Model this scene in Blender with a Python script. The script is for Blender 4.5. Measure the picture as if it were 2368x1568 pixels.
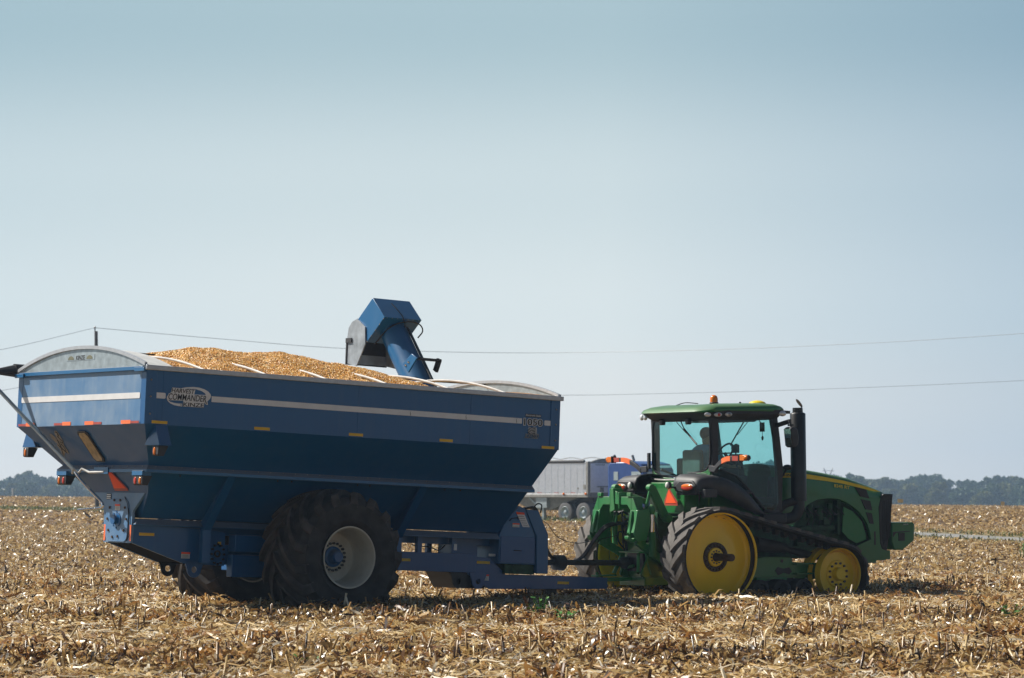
import bpy, bmesh, math, random
import numpy as np
from math import sin, cos, pi, radians, sqrt, atan2
from mathutils import Vector, Matrix, Euler

for o in list(bpy.data.objects):
    bpy.data.objects.remove(o, do_unlink=True)
SC = bpy.context.scene
COL = SC.collection
random.seed(5)
RNG = np.random.default_rng(11)

# ------------------------------------------------------------------ camera
F_PX, YH = 6904.0, 1125.0            # focal length and horizon row for a 2367 px wide frame
CAM_H = 1.88
PITCH = math.atan((YH - 784.0) / F_PX)
cam = bpy.data.cameras.new("camera")
cam.sensor_width = 36.0
cam.lens = F_PX / 2367.0 * 36.0
cam.clip_end = 20000
cam.dof.use_dof = True
cam.dof.focus_distance = 44.0
cam.dof.aperture_fstop = 4.8
camo = bpy.data.objects.new("camera", cam)
COL.objects.link(camo)
camo.location = (0, 0, CAM_H)
camo.rotation_euler = (pi / 2 + PITCH, 0, 0)
SC.camera = camo

# ------------------------------------------------------------------ light
def lin(r, g, b):
    f = lambda c: (c / 255 / 12.92) if c / 255 <= .04045 else ((c / 255 + .055) / 1.055) ** 2.4
    return (f(r), f(g), f(b), 1.0)

SUN_AZ, SUN_EL = radians(67), radians(44)        # azimuth counted from +Y towards -X
sd = Vector((-sin(SUN_AZ) * cos(SUN_EL), cos(SUN_AZ) * cos(SUN_EL), sin(SUN_EL)))
sun = bpy.data.lights.new("sun", 'SUN')
sun.energy = 5.0
sun.angle = radians(0.5)
sun.color = (1.0, 0.95, 0.86)
suno = bpy.data.objects.new("sun", sun)
COL.objects.link(suno)
suno.rotation_euler = sd.to_track_quat('Z', 'Y').to_euler()

world = bpy.data.worlds.new("World")
SC.world = world
world.use_nodes = True
nt = world.node_tree
nt.nodes.clear()
N = nt.nodes.new
L = nt.links.new
out = N('ShaderNodeOutputWorld'); bg = N('ShaderNodeBackground'); bg.inputs[1].default_value = .72
sky = N('ShaderNodeTexSky'); sky.sky_type = 'NISHITA'; sky.sun_disc = False
sky.sun_elevation = SUN_EL; sky.sun_rotation = -SUN_AZ
sky.dust_density = 2.0
skm = N('ShaderNodeMix'); skm.data_type = 'RGBA'; skm.blend_type = 'MULTIPLY'; skm.inputs[0].default_value = 1
L(sky.outputs[0], skm.inputs[6]); skm.inputs[7].default_value = (.06, .06, .06, 1)
tc = N('ShaderNodeTexCoord'); sep = N('ShaderNodeSeparateXYZ'); L(tc.outputs['Generated'], sep.inputs[0])
mr = N('ShaderNodeMapRange'); mr.inputs[1].default_value = -0.02; mr.inputs[2].default_value = 0.38
L(sep.outputs[2], mr.inputs[0])
cr = N('ShaderNodeValToRGB'); cr.color_ramp.interpolation = 'EASE'
stops = [(-.02, (234, 232, 228)), (.0, (234, 233, 230)), (.022, (226, 230, 230)), (.06, (217, 228, 231)), (.10, (204, 219, 224)),
         (.155, (170, 195, 205)), (.30, (128, 168, 196)), (.38, (118, 158, 190))]
el = cr.color_ramp.elements
while len(el) < len(stops):
    el.new(0.5)
for e, (z, c) in zip(el, stops):
    e.position = (z + .02) / .40
    e.color = lin(*c)
L(mr.outputs[0], cr.inputs[0])
# the sky is brighter on the sun's side (-X) and darker and bluer away from it
ax = N('ShaderNodeMapRange'); ax.inputs[1].default_value = -0.2; ax.inputs[2].default_value = 0.2
L(sep.outputs[0], ax.inputs[0])
axr = N('ShaderNodeValToRGB')
axr.color_ramp.elements[0].color = (.93, .96, .98, 1)
axr.color_ramp.elements[1].color = (.64, .73, .83, 1)
axr.color_ramp.elements.new(.32).color = (1.0, 1.0, 1.0, 1); axr.color_ramp.elements.new(.58).color = (1.0, 1.0, 1.0, 1)
L(ax.outputs[0], axr.inputs[0])
mm = N('ShaderNodeMix'); mm.data_type = 'RGBA'; mm.blend_type = 'MULTIPLY'; mm.inputs[0].default_value = 1
L(cr.outputs[0], mm.inputs[6]); L(axr.outputs[0], mm.inputs[7])
fz = N('ShaderNodeMapRange'); fz.inputs[1].default_value = .16; fz.inputs[2].default_value = .5
L(sep.outputs[2], fz.inputs[0])
mx = N('ShaderNodeMix'); mx.data_type = 'RGBA'
L(fz.outputs[0], mx.inputs[0]); L(mm.outputs[2], mx.inputs[6]); L(skm.outputs[2], mx.inputs[7])
# the half of the sky away from the sun (behind the photographer) is darker
by = N('ShaderNodeMapRange'); by.inputs[1].default_value = -.6; by.inputs[2].default_value = .5; by.inputs[3].default_value = .56; by.inputs[4].default_value = 1.0
L(sep.outputs[1], by.inputs[0])
mb2 = N('ShaderNodeVectorMath'); mb2.operation = 'SCALE'; L(mx.outputs[2], mb2.inputs[0]); L(by.outputs[0], mb2.inputs['Scale'])
L(mb2.outputs[0], bg.inputs[0]); L(bg.outputs[0], out.inputs[0])

SC.view_settings.view_transform = 'Standard'
SC.view_settings.look = 'None'
SC.view_settings.exposure = 0.5
SC.view_settings.gamma = 1
SC.cycles.use_denoising = True
SC.cycles.max_bounces = 10
SC.cycles.transparent_max_bounces = 24
SC.cycles.volume_bounces = 1

# ------------------------------------------------------------------ materials
def mat(name):
    m = bpy.data.materials.new(name)
    m.use_nodes = True
    b = m.node_tree.nodes['Principled BSDF']
    return m, m.node_tree, b

def simple(name, col, rough=.5, metal=0, spec=.5, var=0.12, scale=6, bump=0, **kw):
    m, t, b = mat(name)
    c = (*col, 1) if len(col) == 3 else col
    tc = t.nodes.new('ShaderNodeTexCoord')
    nz = t.nodes.new('ShaderNodeTexNoise'); nz.inputs['Scale'].default_value = scale; nz.inputs['Detail'].default_value = 6
    t.links.new(tc.outputs['Object'], nz.inputs['Vector'])
    mr = t.nodes.new('ShaderNodeMapRange'); mr.inputs[3].default_value = 1 - var; mr.inputs[4].default_value = 1 + var
    mr.inputs[1].default_value = .3; mr.inputs[2].default_value = .7
    t.links.new(nz.outputs[0], mr.inputs[0])
    hs = t.nodes.new('ShaderNodeHueSaturation'); hs.inputs['Color'].default_value = c
    t.links.new(mr.outputs[0], hs.inputs['Value'])
    t.links.new(hs.outputs[0], b.inputs['Base Color'])
    b.inputs['Roughness'].default_value = rough
    b.inputs['Metallic'].default_value = metal
    b.inputs['Specular IOR Level'].default_value = spec
    for k, v in kw.items():
        b.inputs[k].default_value = v
    if bump:
        bp = t.nodes.new('ShaderNodeBump'); bp.inputs['Strength'].default_value = bump; bp.inputs['Distance'].default_value = .01
        t.links.new(nz.outputs[0], bp.inputs['Height']); t.links.new(bp.outputs[0], b.inputs['Normal'])
    return m

def paint(name, col, rough=.34, dust=.5, dustcol=(.25, .2, .14), base=.06, coat=.25):
    """painted steel with field dust: a patchy film, thicker on faces that look up"""
    m, t, b = mat(name)
    nd = t.nodes.new; ln = t.links.new
    tc = nd('ShaderNodeTexCoord')
    n1 = nd('ShaderNodeTexNoise'); n1.inputs['Scale'].default_value = 1.3; n1.inputs['Detail'].default_value = 8; n1.inputs['Roughness'].default_value = .65
    ln(tc.outputs['Object'], n1.inputs['Vector'])
    n2 = nd('ShaderNodeTexNoise'); n2.inputs['Scale'].default_value = 22; n2.inputs['Detail'].default_value = 4
    ln(tc.outputs['Object'], n2.inputs['Vector'])
    ge = nd('ShaderNodeNewGeometry'); sp = nd('ShaderNodeSeparateXYZ'); ln(ge.outputs['Normal'], sp.inputs[0])
    up = nd('ShaderNodeMapRange'); up.inputs[1].default_value = .15; up.inputs[2].default_value = .9; up.inputs[4].default_value = dust
    ln(sp.outputs[2], up.inputs[0])
    pa = nd('ShaderNodeMapRange'); pa.inputs[1].default_value = .42; pa.inputs[2].default_value = .72; pa.inputs[4].default_value = base * 3
    ln(n1.outputs[0], pa.inputs[0])
    ad = nd('ShaderNodeMath'); ad.operation = 'ADD'; ad.use_clamp = True
    ln(up.outputs[0], ad.inputs[0]); ln(pa.outputs[0], ad.inputs[1])
    mp = nd('ShaderNodeMapping'); mp.inputs['Scale'].default_value = (7, 7, .45); ln(tc.outputs['Object'], mp.inputs[0])
    n4 = nd('ShaderNodeTexNoise'); n4.inputs['Scale'].default_value = 1.0; n4.inputs['Detail'].default_value = 5; n4.inputs['Roughness'].default_value = .7; ln(mp.outputs[0], n4.inputs['Vector'])
    st = nd('ShaderNodeMapRange'); st.inputs[1].default_value = .50; st.inputs[2].default_value = .78; st.inputs[4].default_value = .05 + base * 1.5
    ln(n4.outputs[0], st.inputs[0])
    ad3 = nd('ShaderNodeMath'); ad3.operation = 'ADD'; ad3.use_clamp = True; ln(ad.outputs[0], ad3.inputs[0]); ln(st.outputs[0], ad3.inputs[1]); ad = ad3
    ad2 = nd('ShaderNodeMath'); ad2.operation = 'MULTIPLY_ADD'; ad2.use_clamp = True
    ad2.inputs[1].default_value = base * .8
    ln(n2.outputs[0], ad2.inputs[0]); ln(ad.outputs[0], ad2.inputs[2])
    mx = nd('ShaderNodeMix'); mx.data_type = 'RGBA'
    mx.inputs[6].default_value = (*col, 1); mx.inputs[7].default_value = (*dustcol, 1)
    ln(ad2.outputs[0], mx.inputs[0]); ln(mx.outputs[2], b.inputs['Base Color'])
    rr = nd('ShaderNodeMapRange'); rr.inputs[3].default_value = rough; rr.inputs[4].default_value = .85; rr.inputs[2].default_value = .6
    ln(ad2.outputs[0], rr.inputs[0]); ln(rr.outputs[0], b.inputs['Roughness'])
    b.inputs['Coat Weight'].default_value = coat
    b.inputs['Coat Roughness'].default_value = .12
    # slight waviness of sheet metal
    n3 = nd('ShaderNodeTexNoise'); n3.inputs['Scale'].default_value = 2.2; n3.inputs['Detail'].default_value = 1
    ln(tc.outputs['Object'], n3.inputs['Vector'])
    bp = nd('ShaderNodeBump'); bp.inputs['Strength'].default_value = .6; bp.inputs['Distance'].default_value = .014
    ln(n3.outputs[0], bp.inputs['Height']); ln(bp.outputs[0], b.inputs['Normal']); ln(bp.outputs[0], b.inputs['Coat Normal'])
    return m

def glassy(name, tint, gloss=.09, rough=.02):
    m = bpy.data.materials.new(name); m.use_nodes = True
    t = m.node_tree; t.nodes.clear()
    o = t.nodes.new('ShaderNodeOutputMaterial'); mi = t.nodes.new('ShaderNodeMixShader')
    tr = t.nodes.new('ShaderNodeBsdfTransparent'); gl = t.nodes.new('ShaderNodeBsdfGlossy')
    tr.inputs[0].default_value = (*tint, 1); gl.inputs['Roughness'].default_value = rough
    fr = t.nodes.new('ShaderNodeLayerWeight'); fr.inputs[0].default_value = .5
    pw = t.nodes.new('ShaderNodeMath'); pw.operation = 'POWER'; pw.inputs[1].default_value = 4.0; t.links.new(fr.outputs['Facing'], pw.inputs[0])
    ad = t.nodes.new('ShaderNodeMath'); ad.operation = 'MULTIPLY_ADD'; ad.inputs[1].default_value = .6; ad.inputs[2].default_value = gloss * .3; ad.use_clamp = True
    t.links.new(pw.outputs[0], ad.inputs[0]); t.links.new(ad.outputs[0], mi.inputs[0])
    t.links.new(tr.outputs[0], mi.inputs[1]); t.links.new(gl.outputs[0], mi.inputs[2]); t.links.new(mi.outputs[0], o.inputs[0])
    return m

M = {}
M['blue'] = paint('blue_paint', (.0004, .092, .275), dust=.45, base=.008, dustcol=(.24, .22, .17))
M['blue_hi'] = paint('blue_paint_faded', (.002, .125, .32), dust=.7, base=.03)
M['blue_rear_lit'] = paint('dusty_sunlit_rear_blue', (.07, .19, .38), dust=.8, base=.12, dustcol=(.36, .42, .46))  # blue lightened to carry sunlight on the rear faces, plus a dust film
M['blue_au'] = paint('auger_blue_paint', (.001, .115, .30), dust=.15, base=.012)
M['galv'] = simple('galvanised_sheet', (.40, .46, .49), .42, .55, var=.18, scale=9)
M['spout'] = simple('stained_galvanised', (.36, .39, .42), .45, .4, var=.35, scale=5)
M['rail'] = simple('aluminium_rail', (.52, .54, .57), .4, .4, var=.1, scale=12)
M['white'] = simple('white_paint', (.60, .60, .58), .45, var=.1)
M['decal'] = simple('pale_grey_decal', (.74, .74, .75), .35, var=.05)
M['black'] = simple('black_paint', (.012, .012, .014), .4, var=.25)
M['ink'] = simple('black_ink', (.012, .012, .014), .45)
M['plastic'] = simple('dark_plastic', (.028, .028, .032), .6, var=.3, scale=4)
M['rubber'] = simple('dusty_tyre_rubber', (.038, .033, .031), .85, var=.45, scale=5, bump=.3)
M['lugdust'] = simple('dusty_tyre_lugs', (.066, .056, .050), .9, var=.5, scale=4, bump=.4)
M['belt'] = simple('dusty_belt_rubber', (.115, .105, .098), .85, var=.3, scale=7, bump=.3)
M['beltside'] = simple('black_belt_edge', (.022, .02, .02), .75, var=.35, scale=6)
M['cream'] = paint('cream_wheel_paint', (.60, .57, .48), rough=.45, dust=.25, base=.1)
M['chrome'] = simple('chrome', (.8, .8, .8), .12, 1.0, var=.05)
M['steel'] = simple('worn_steel', (.30, .29, .28), .4, .8, var=.25)
M['rust'] = simple('rusty_steel', (.075, .045, .03), .75, .2, var=.4, scale=12)
M['orange'] = simple('orange_reflector', (.95, .20, .06), .35, var=.05)
M['redrefl'] = simple('red_reflector', (.42, .07, .05), .35, var=.1)
M['brightred'] = simple('fluorescent_orange', (1.0, .10, .015), .5, var=.03)
M['yellowrefl'] = simple('yellow_reflector', (.75, .46, .01), .35, var=.05)
M['amber'] = simple('amber_lens', (.9, .22, .01), .15, var=.05, **{'Transmission Weight': .25})
M['redlens'] = simple('red_lens', (.55, .05, .03), .2, var=.15)
M['lens'] = simple('clear_lamp_lens', (.72, .74, .76), .12, .35, var=.05)
M['under'] = simple('matt_black_underside', (.006, .006, .007), .95, spec=.1)
M['bolt'] = simple('grimy_bolts', (.10, .08, .05), .5, .5)
M['window'] = simple('corn_behind_window', (.36, .25, .11), .3, var=.35, scale=14)
M['liner'] = simple('dusty_inner_wall', (.36, .22, .11), .75, var=.2)
M['green'] = paint('green_paint', (.002, .15, .026), rough=.3, dust=.3, dustcol=(.20, .2, .12), base=.03, coat=.4)
M['green_hi'] = paint('green_cast_parts', (.004, .20, .045), rough=.4, dust=.3, dustcol=(.2, .2, .13), base=.08, coat=.15)
M['yellow'] = paint('yellow_paint', (.95, .62, .003), rough=.36, dust=.15, dustcol=(.4, .24, .06), base=.04, coat=.3)
M['yellowdecal'] = simple('yellow_decal', (.80, .60, .02), .4, var=.04)
M['greendecal'] = simple('dark_green_lettering', (.006, .05, .015), .4)
M['fender'] = simple('grey_plastic_fender', (.040, .041, .046), .55, var=.35, scale=3, bump=.15)
M['glass'] = glassy('tinted_cab_glass', (.775, .95, .945))
M['mirror'] = simple('mirror_glass', (.5, .55, .6), .08, .9)
M['seat'] = simple('grey_seat_fabric', (.13, .14, .13), .8, var=.15)
M['engine'] = simple('engine_green', (.006, .055, .018), .55, .1, var=.5, scale=9)
M['grille'] = simple('black_grille', (.010, .010, .012), .5, var=.4, scale=30)
M['wood'] = simple('weathered_pole_wood', (.11, .095, .085), .85, var=.25, scale=3)
M['wire'] = simple('grey_cable', (.16, .18, .22), .5)
M['trailerwhite'] = simple('trailer_white', (.82, .84, .88), .45, .15, var=.06)
M['trailergrey'] = simple('trailer_grey', (.28, .28, .27), .6, .2, var=.2)
M['truckblue'] = simple('truck_blue', (.03, .075, .26), .3, var=.08)
M['skin'] = simple('skin', (.42, .24, .16), .55)
M['shirt'] = simple('blue_shirt', (.12, .34, .50), .8)
M['trousers'] = simple('dark_trousers', (.03, .035, .06), .8)
M['hair'] = simple('brown_hair', (.06, .04, .025), .7)

# ------------------------------------------------------------------ mesh builder
class MB:
    def __init__(s):
        s.v = []; s.f = []; s.m = []; s.cur = 0; s.ch = []
    def add(s, vs, fs):
        n = len(s.v); s.ch.append((n, len(s.f)))
        s.v += [tuple(p) for p in vs]
        s.f += [tuple(i + n for i in f) for f in fs]
        s.m += [s.cur] * len(fs)
        return s
    def hexa(s, p):
        return s.add(p, [(0, 3, 2, 1), (4, 5, 6, 7), (0, 1, 5, 4), (1, 2, 6, 5), (2, 3, 7, 6), (3, 0, 4, 7)])
    def box(s, x0, x1, y0, y1, z0, z1, mtx=None):
        p = [(x0, y0, z0), (x1, y0, z0), (x1, y1, z0), (x0, y1, z0), (x0, y0, z1), (x1, y0, z1), (x1, y1, z1), (x0, y1, z1)]
        if mtx is not None:
            p = [mtx @ Vector(q) for q in p]
        return s.hexa(p)
    def prism(s, pts, axis, a, b):
        def mk(u, v, w):
            return (w, u, v) if axis == 0 else ((u, w, v) if axis == 1 else (u, v, w))
        n = len(pts)
        vs = [mk(u, v, a) for u, v in pts] + [mk(u, v, b) for u, v in pts]
        fs = [tuple(range(n)), tuple(range(2 * n - 1, n - 1, -1))]
        fs += [(i, (i + 1) % n, n + (i + 1) % n, n + i) for i in range(n)]
        return s.add(vs, fs)
    def bar(s, p0, p1, w, h, up=(0, 0, 1)):
        p0 = Vector(p0); p1 = Vector(p1); d = (p1 - p0).normalized(); up = Vector(up)
        if abs(d.dot(up)) > .98: up = Vector((1, 0, 0))
        sx = d.cross(up).normalized() * w / 2; sz = sx.cross(d).normalized() * h / 2
        return s.hexa([p0 - sx - sz, p0 + sx - sz, p1 + sx - sz, p1 - sx - sz, p0 - sx + sz, p0 + sx + sz, p1 + sx + sz, p1 - sx + sz])
    def tube(s, pts, r, n=8, caps=True):
        pts = [Vector(p) for p in pts]
        rs = r if isinstance(r, (list, tuple)) else [r] * len(pts)
        base = len(s.v); vs = []; fs = []
        d0 = (pts[1] - pts[0]).normalized()
        a = d0.orthogonal().normalized()
        for i, p in enumerate(pts):
            if i == 0: d = d0
            elif i == len(pts) - 1: d = (pts[i] - pts[i - 1]).normalized()
            else: d = ((pts[i + 1] - pts[i]).normalized() + (pts[i] - pts[i - 1]).normalized()).normalized()
            a = (a - d * a.dot(d)).normalized(); b = d.cross(a)
            for k in range(n):
                t = 2 * pi * k / n
                vs.append(p + (a * cos(t) + b * sin(t)) * rs[i])
        for i in range(len(pts) - 1):
            for k in range(n):
                fs.append((i * n + k, i * n + (k + 1) % n, (i + 1) * n + (k + 1) % n, (i + 1) * n + k))
        if caps:
            fs.append(tuple(range(n - 1, -1, -1))); m = (len(pts) - 1) * n
            fs.append(tuple(m + k for k in range(n)))
        return s.add(vs, fs)
    def lathe(s, prof, c=(0, 0, 0), axis='y', n=48, closed=False, caps=True):
        """prof: (along axis, radius)"""
        vs = []; fs = []; m = len(prof)
        for k in range(n):
            t = 2 * pi * k / n
            for (a, r) in prof:
                u, w = r * cos(t), r * sin(t)
                p = (u, a, w) if axis == 'y' else ((a, u, w) if axis == 'x' else (u, w, a))
                vs.append((p[0] + c[0], p[1] + c[1], p[2] + c[2]))
        for k in range(n):
            k2 = (k + 1) % n
            for i in range(m - 1 + (1 if closed else 0)):
                j = (i + 1) % m
                fs.append((k * m + i, k * m + j, k2 * m + j, k2 * m + i))
        if not closed and caps:
            for i in (0, m - 1):
                if prof[i][1] > 1e-4:
                    fs.append(tuple(k * m + i for k in range(n)))
        return s.add(vs, fs)
    def loft(s, rings, closed=True, caps=True):
        n = len(rings[0]); vs = [p for r in rings for p in r]; fs = []
        for i in range(len(rings) - 1):
            for k in range(n if closed else n - 1):
                k2 = (k + 1) % n
                fs.append((i * n + k, i * n + k2, (i + 1) * n + k2, (i + 1) * n + k))
        if caps:
            fs.append(tuple(range(n - 1, -1, -1))); m = (len(rings) - 1) * n
            fs.append(tuple(m + k for k in range(n)))
        return s.add(vs, fs)
    def ball(s, c, r, nu=14, nv=8):
        rx, ry, rz = r if isinstance(r, tuple) else (r, r, r)
        vs = [(c[0], c[1], c[2] - rz)]
        for j in range(1, nv):
            ph = -pi / 2 + pi * j / nv
            for i in range(nu):
                t = 2 * pi * i / nu
                vs.append((c[0] + rx * cos(ph) * cos(t), c[1] + ry * cos(ph) * sin(t), c[2] + rz * sin(ph)))
        vs.append((c[0], c[1], c[2] + rz)); fs = []
        for i in range(nu):
            fs.append((0, 1 + (i + 1) % nu, 1 + i))
            for j in range(nv - 2):
                a = 1 + j * nu
                fs.append((a + i, a + (i + 1) % nu, a + nu + (i + 1) % nu, a + nu + i))
            fs.append((len(vs) - 1, 1 + (nv - 2) * nu + i, 1 + (nv - 2) * nu + (i + 1) % nu))
        return s.add(vs, fs)
    def split(s, name, m, parent=None, **kw):
        out = []
        for i, (v0, f0) in enumerate(s.ch):
            v1, f1 = s.ch[i + 1] if i + 1 < len(s.ch) else (len(s.v), len(s.f))
            q = MB(); q.add(s.v[v0:v1], [tuple(k - v0 for k in f) for f in s.f[f0:f1]]); out.append(q.build(name, m, parent, **kw))
        return out[0]
    def build(s, name, m, parent=None, bevel=0, smooth=True, ang=35, label=None, recalc=True):
        me = bpy.data.meshes.new(name)
        me.from_pydata(s.v, [], s.f)
        me.validate(clean_customdata=False)
        ms = m if isinstance(m, (list, tuple)) else [m]
        for q in ms: me.materials.append(q)
        if len(ms) > 1:
            me.polygons.foreach_set('material_index', s.m[:len(me.polygons)])
        if recalc:
            bm = bmesh.new(); bm.from_mesh(me)
            bmesh.ops.recalc_face_normals(bm, faces=bm.faces); bm.to_mesh(me); bm.free()
        if smooth:
            me.polygons.foreach_set('use_smooth', [True] * len(me.polygons))
            me.set_sharp_from_angle(angle=radians(ang))
        o = bpy.data.objects.new(name, me)
        COL.objects.link(o)
        if parent: o.parent = parent
        if bevel:
            b = o.modifiers.new('edge', 'BEVEL'); b.width = bevel; b.segments = 2; b.limit_method = 'ANGLE'; b.angle_limit = radians(40)
            b.harden_normals = False
        if label: o['label'] = label
        return o

def empty(name, parent=None, loc=None):
    o = bpy.data.objects.new(name, None); COL.objects.link(o); o.empty_display_size = .2
    if parent: o.parent = parent
    if loc: o.location = loc
    return o
def tag(o, label=None, cat=None, group=None, kind=None):
    if label: o['label'] = label
    if cat: o['category'] = cat
    if group: o['group'] = group
    if kind: o['kind'] = kind
    return o

def text_mb(body, size, wscale=1.0, offset=0.0, thick=.002, shear=0.0, spacing=1.0):
    cu = bpy.data.curves.new('t', 'FONT'); cu.body = body; cu.size = size; cu.offset = offset; cu.shear = shear
    cu.space_character = spacing; cu.align_x = 'LEFT'; cu.resolution_u = 4; cu.extrude = thick / 2
    ob = bpy.data.objects.new('t', cu); COL.objects.link(ob)
    bpy.context.view_layer.update()
    me = bpy.data.meshes.new_from_object(ob.evaluated_get(bpy.context.evaluated_depsgraph_get()))
    vs = np.empty(len(me.vertices) * 3); me.vertices.foreach_get('co', vs); vs = vs.reshape(-1, 3)
    fs = [tuple(p.vertices) for p in me.polygons]
    bpy.data.objects.remove(ob); bpy.data.meshes.remove(me); bpy.data.curves.remove(cu)
    if len(vs):
        vs[:, 0] *= wscale
    return vs, fs

def text_on(mb, body, box, frame, offset=0, lift=.003, shear=0, thick=.002, ref=None, grow=0):
    """fit text into box=(u0,u1,v0,v1); frame maps (u,v,w) to a local point"""
    vs, fs = text_mb(body, 1.0, 1, offset, thick, shear)
    rv, _ = text_mb(body, 1.0, 1, 0, thick, shear)
    mn, mxx = rv.min(0), rv.max(0)
    u0, u1, v0, v1 = box
    pts = []
    for p in vs:
        u = u0 + (p[0] - mn[0]) / (mxx[0] - mn[0]) * (u1 - u0)
        v = v0 + (p[1] - mn[1]) / (mxx[1] - mn[1]) * (v1 - v0)
        pts.append(frame(u, v, lift + p[2]))
    mb.add(pts, fs)

def patch(mb, pts, frame, lift=.004, thick=.002):
    n = len(pts)
    vs = [frame(u, v, lift + thick) for u, v in pts] + [frame(u, v, lift) for u, v in pts]
    mb.add(vs, [tuple(range(n)), tuple(range(2 * n - 1, n - 1, -1))] + [(i, (i + 1) % n, n + (i + 1) % n, n + i) for i in range(n)])

def rect(u0, u1, v0, v1):
    return [(u0, v0), (u1, v0), (u1, v1), (u0, v1)]
def roundrect(u0, u1, v0, v1, r, n=4):
    pts = []
    for cx, cy, a0 in ((u1 - r, v0 + r, -pi / 2), (u1 - r, v1 - r, 0), (u0 + r, v1 - r, pi / 2), (u0 + r, v0 + r, pi)):
        for k in range(n + 1):
            a = a0 + pi / 2 * k / n
            pts.append((cx + r * cos(a), cy + r * sin(a)))
    return pts
def bez(pts, n=10):
    """Catmull-Rom through points"""
    P = [Vector(p) for p in pts]; P = [P[0] * 2 - P[1]] + P + [P[-1] * 2 - P[-2]]
    o = []
    for i in range(1, len(P) - 2):
        for k in range(n):
            t = k / n
            o.append(.5 * ((2 * P[i]) + (-P[i - 1] + P[i + 1]) * t + (2 * P[i - 1] - 5 * P[i] + 4 * P[i + 1] - P[i + 2]) * t * t + (-P[i - 1] + 3 * P[i] - 3 * P[i + 1] + P[i + 2]) * t ** 3))
    o.append(P[-2]); return o
def pose(o, x, y, yaw, pitch=0, roll=0, z=0):
    o.location = (x, y, z)
    o.rotation_euler = (Matrix.Rotation(radians(yaw), 3, 'Z') @ Matrix.Rotation(radians(pitch), 3, 'Y') @ Matrix.Rotation(radians(roll), 3, 'X')).to_euler()
# ================================================================== terrain
def sst(a, b, x):
    t = np.clip((x - a) / (b - a), 0, 1); return t * t * (3 - 2 * t)
def terrain(x, y):
    x = np.asarray(x, float); y = np.asarray(y, float)
    z = .25 * sst(130, 210, y) - 8.0 * sst(325, 520, y) - 26 * sst(1000, 2500, y)
    z = z - .0095 * x * sst(140, 300, y) * (1 - .7 * sst(330, 500, y))
    return z
def band(x, y):
    v = y - .03 * x
    b = np.exp(-((v - 31.2) / 1.1) ** 2) + .9 * np.exp(-((v - 41.1) / 1.0) ** 2) + .7 * np.exp(-((v - 52.5) / 1.6) ** 2)
    return b
def micro(x, y):
    x = np.asarray(x, float); y = np.asarray(y, float)
    r = .018 * np.sin(2.1 * x + 1.3 * np.sin(1.7 * y)) + .014 * np.sin(5.3 * y + 2 * np.sin(1.1 * x)) + .010 * np.sin(7.7 * x + 3.1 * y)
    return r * (1 - sst(60, 120, y)) + .05 * band(x, y)
def ground_z(x, y):
    return terrain(x, y) + micro(x, y)

m, t, b = mat('field_soil_and_chaff')
nd = t.nodes.new; ln = t.links.new
tcn = nd('ShaderNodeTexCoord')
def noise(sc, det=6, rough=.6, vec=None, dist=0):
    n = nd('ShaderNodeTexNoise'); n.inputs['Scale'].default_value = sc; n.inputs['Detail'].default_value = det
    n.inputs['Roughness'].default_value = rough; n.inputs['Distortion'].default_value = dist
    ln(vec if vec is not None else tcn.outputs['Object'], n.inputs['Vector']); return n
n1 = noise(9, 10, .75); n2 = noise(.35, 5, .6); n3 = noise(2.5, 8, .8)
vo = nd('ShaderNodeTexVoronoi'); vo.inputs['Scale'].default_value = 16; ln(tcn.outputs['Object'], vo.inputs['Vector'])
rp = nd('ShaderNodeValToRGB')
rp.color_ramp.elements[0].position = .30; rp.color_ramp.elements[0].color = (.045, .028, .016, 1)
rp.color_ramp.elements[1].position = .74; rp.color_ramp.elements[1].color = (.50, .38, .25, 1)
e = rp.color_ramp.elements.new(.52); e.color = (.17, .11, .06, 1)
ad = nd('ShaderNodeMath'); ad.operation = 'MULTIPLY_ADD'; ad.inputs[1].default_value = .6
ln(n1.outputs[0], ad.inputs[0])
ml = nd('ShaderNodeMath'); ml.operation = 'MULTIPLY'; ml.inputs[1].default_value = .4; ln(n3.outputs[0], ml.inputs[0]); ln(ml.outputs[0], ad.inputs[2])
ln(ad.outputs[0], rp.inputs[0])
mx2 = nd('ShaderNodeMix'); mx2.data_type = 'RGBA'; mx2.blend_type = 'MULTIPLY'; mx2.inputs[0].default_value = 1
r2 = nd('ShaderNodeValToRGB'); r2.color_ramp.elements[0].position = .35; r2.color_ramp.elements[0].color = (.75, .72, .7, 1)
r2.color_ramp.elements[1].position = .65; r2.color_ramp.elements[1].color = (1.1, 1.08, 1.0, 1)
ln(n2.outputs[0], r2.inputs[0]); ln(rp.outputs[0], mx2.inputs[6]); ln(r2.outputs[0], mx2.inputs[7])
ln(mx2.outputs[2], b.inputs['Base Color']); b.inputs['Roughness'].default_value = .8
bp = nd('ShaderNodeBump'); bp.inputs['Strength'].default_value = .8; bp.inputs['Distance'].default_value = .08
ln(n1.outputs[0], bp.inputs['Height']); ln(bp.outputs[0], b.inputs['Normal'])
M['ground'] = m

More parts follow.
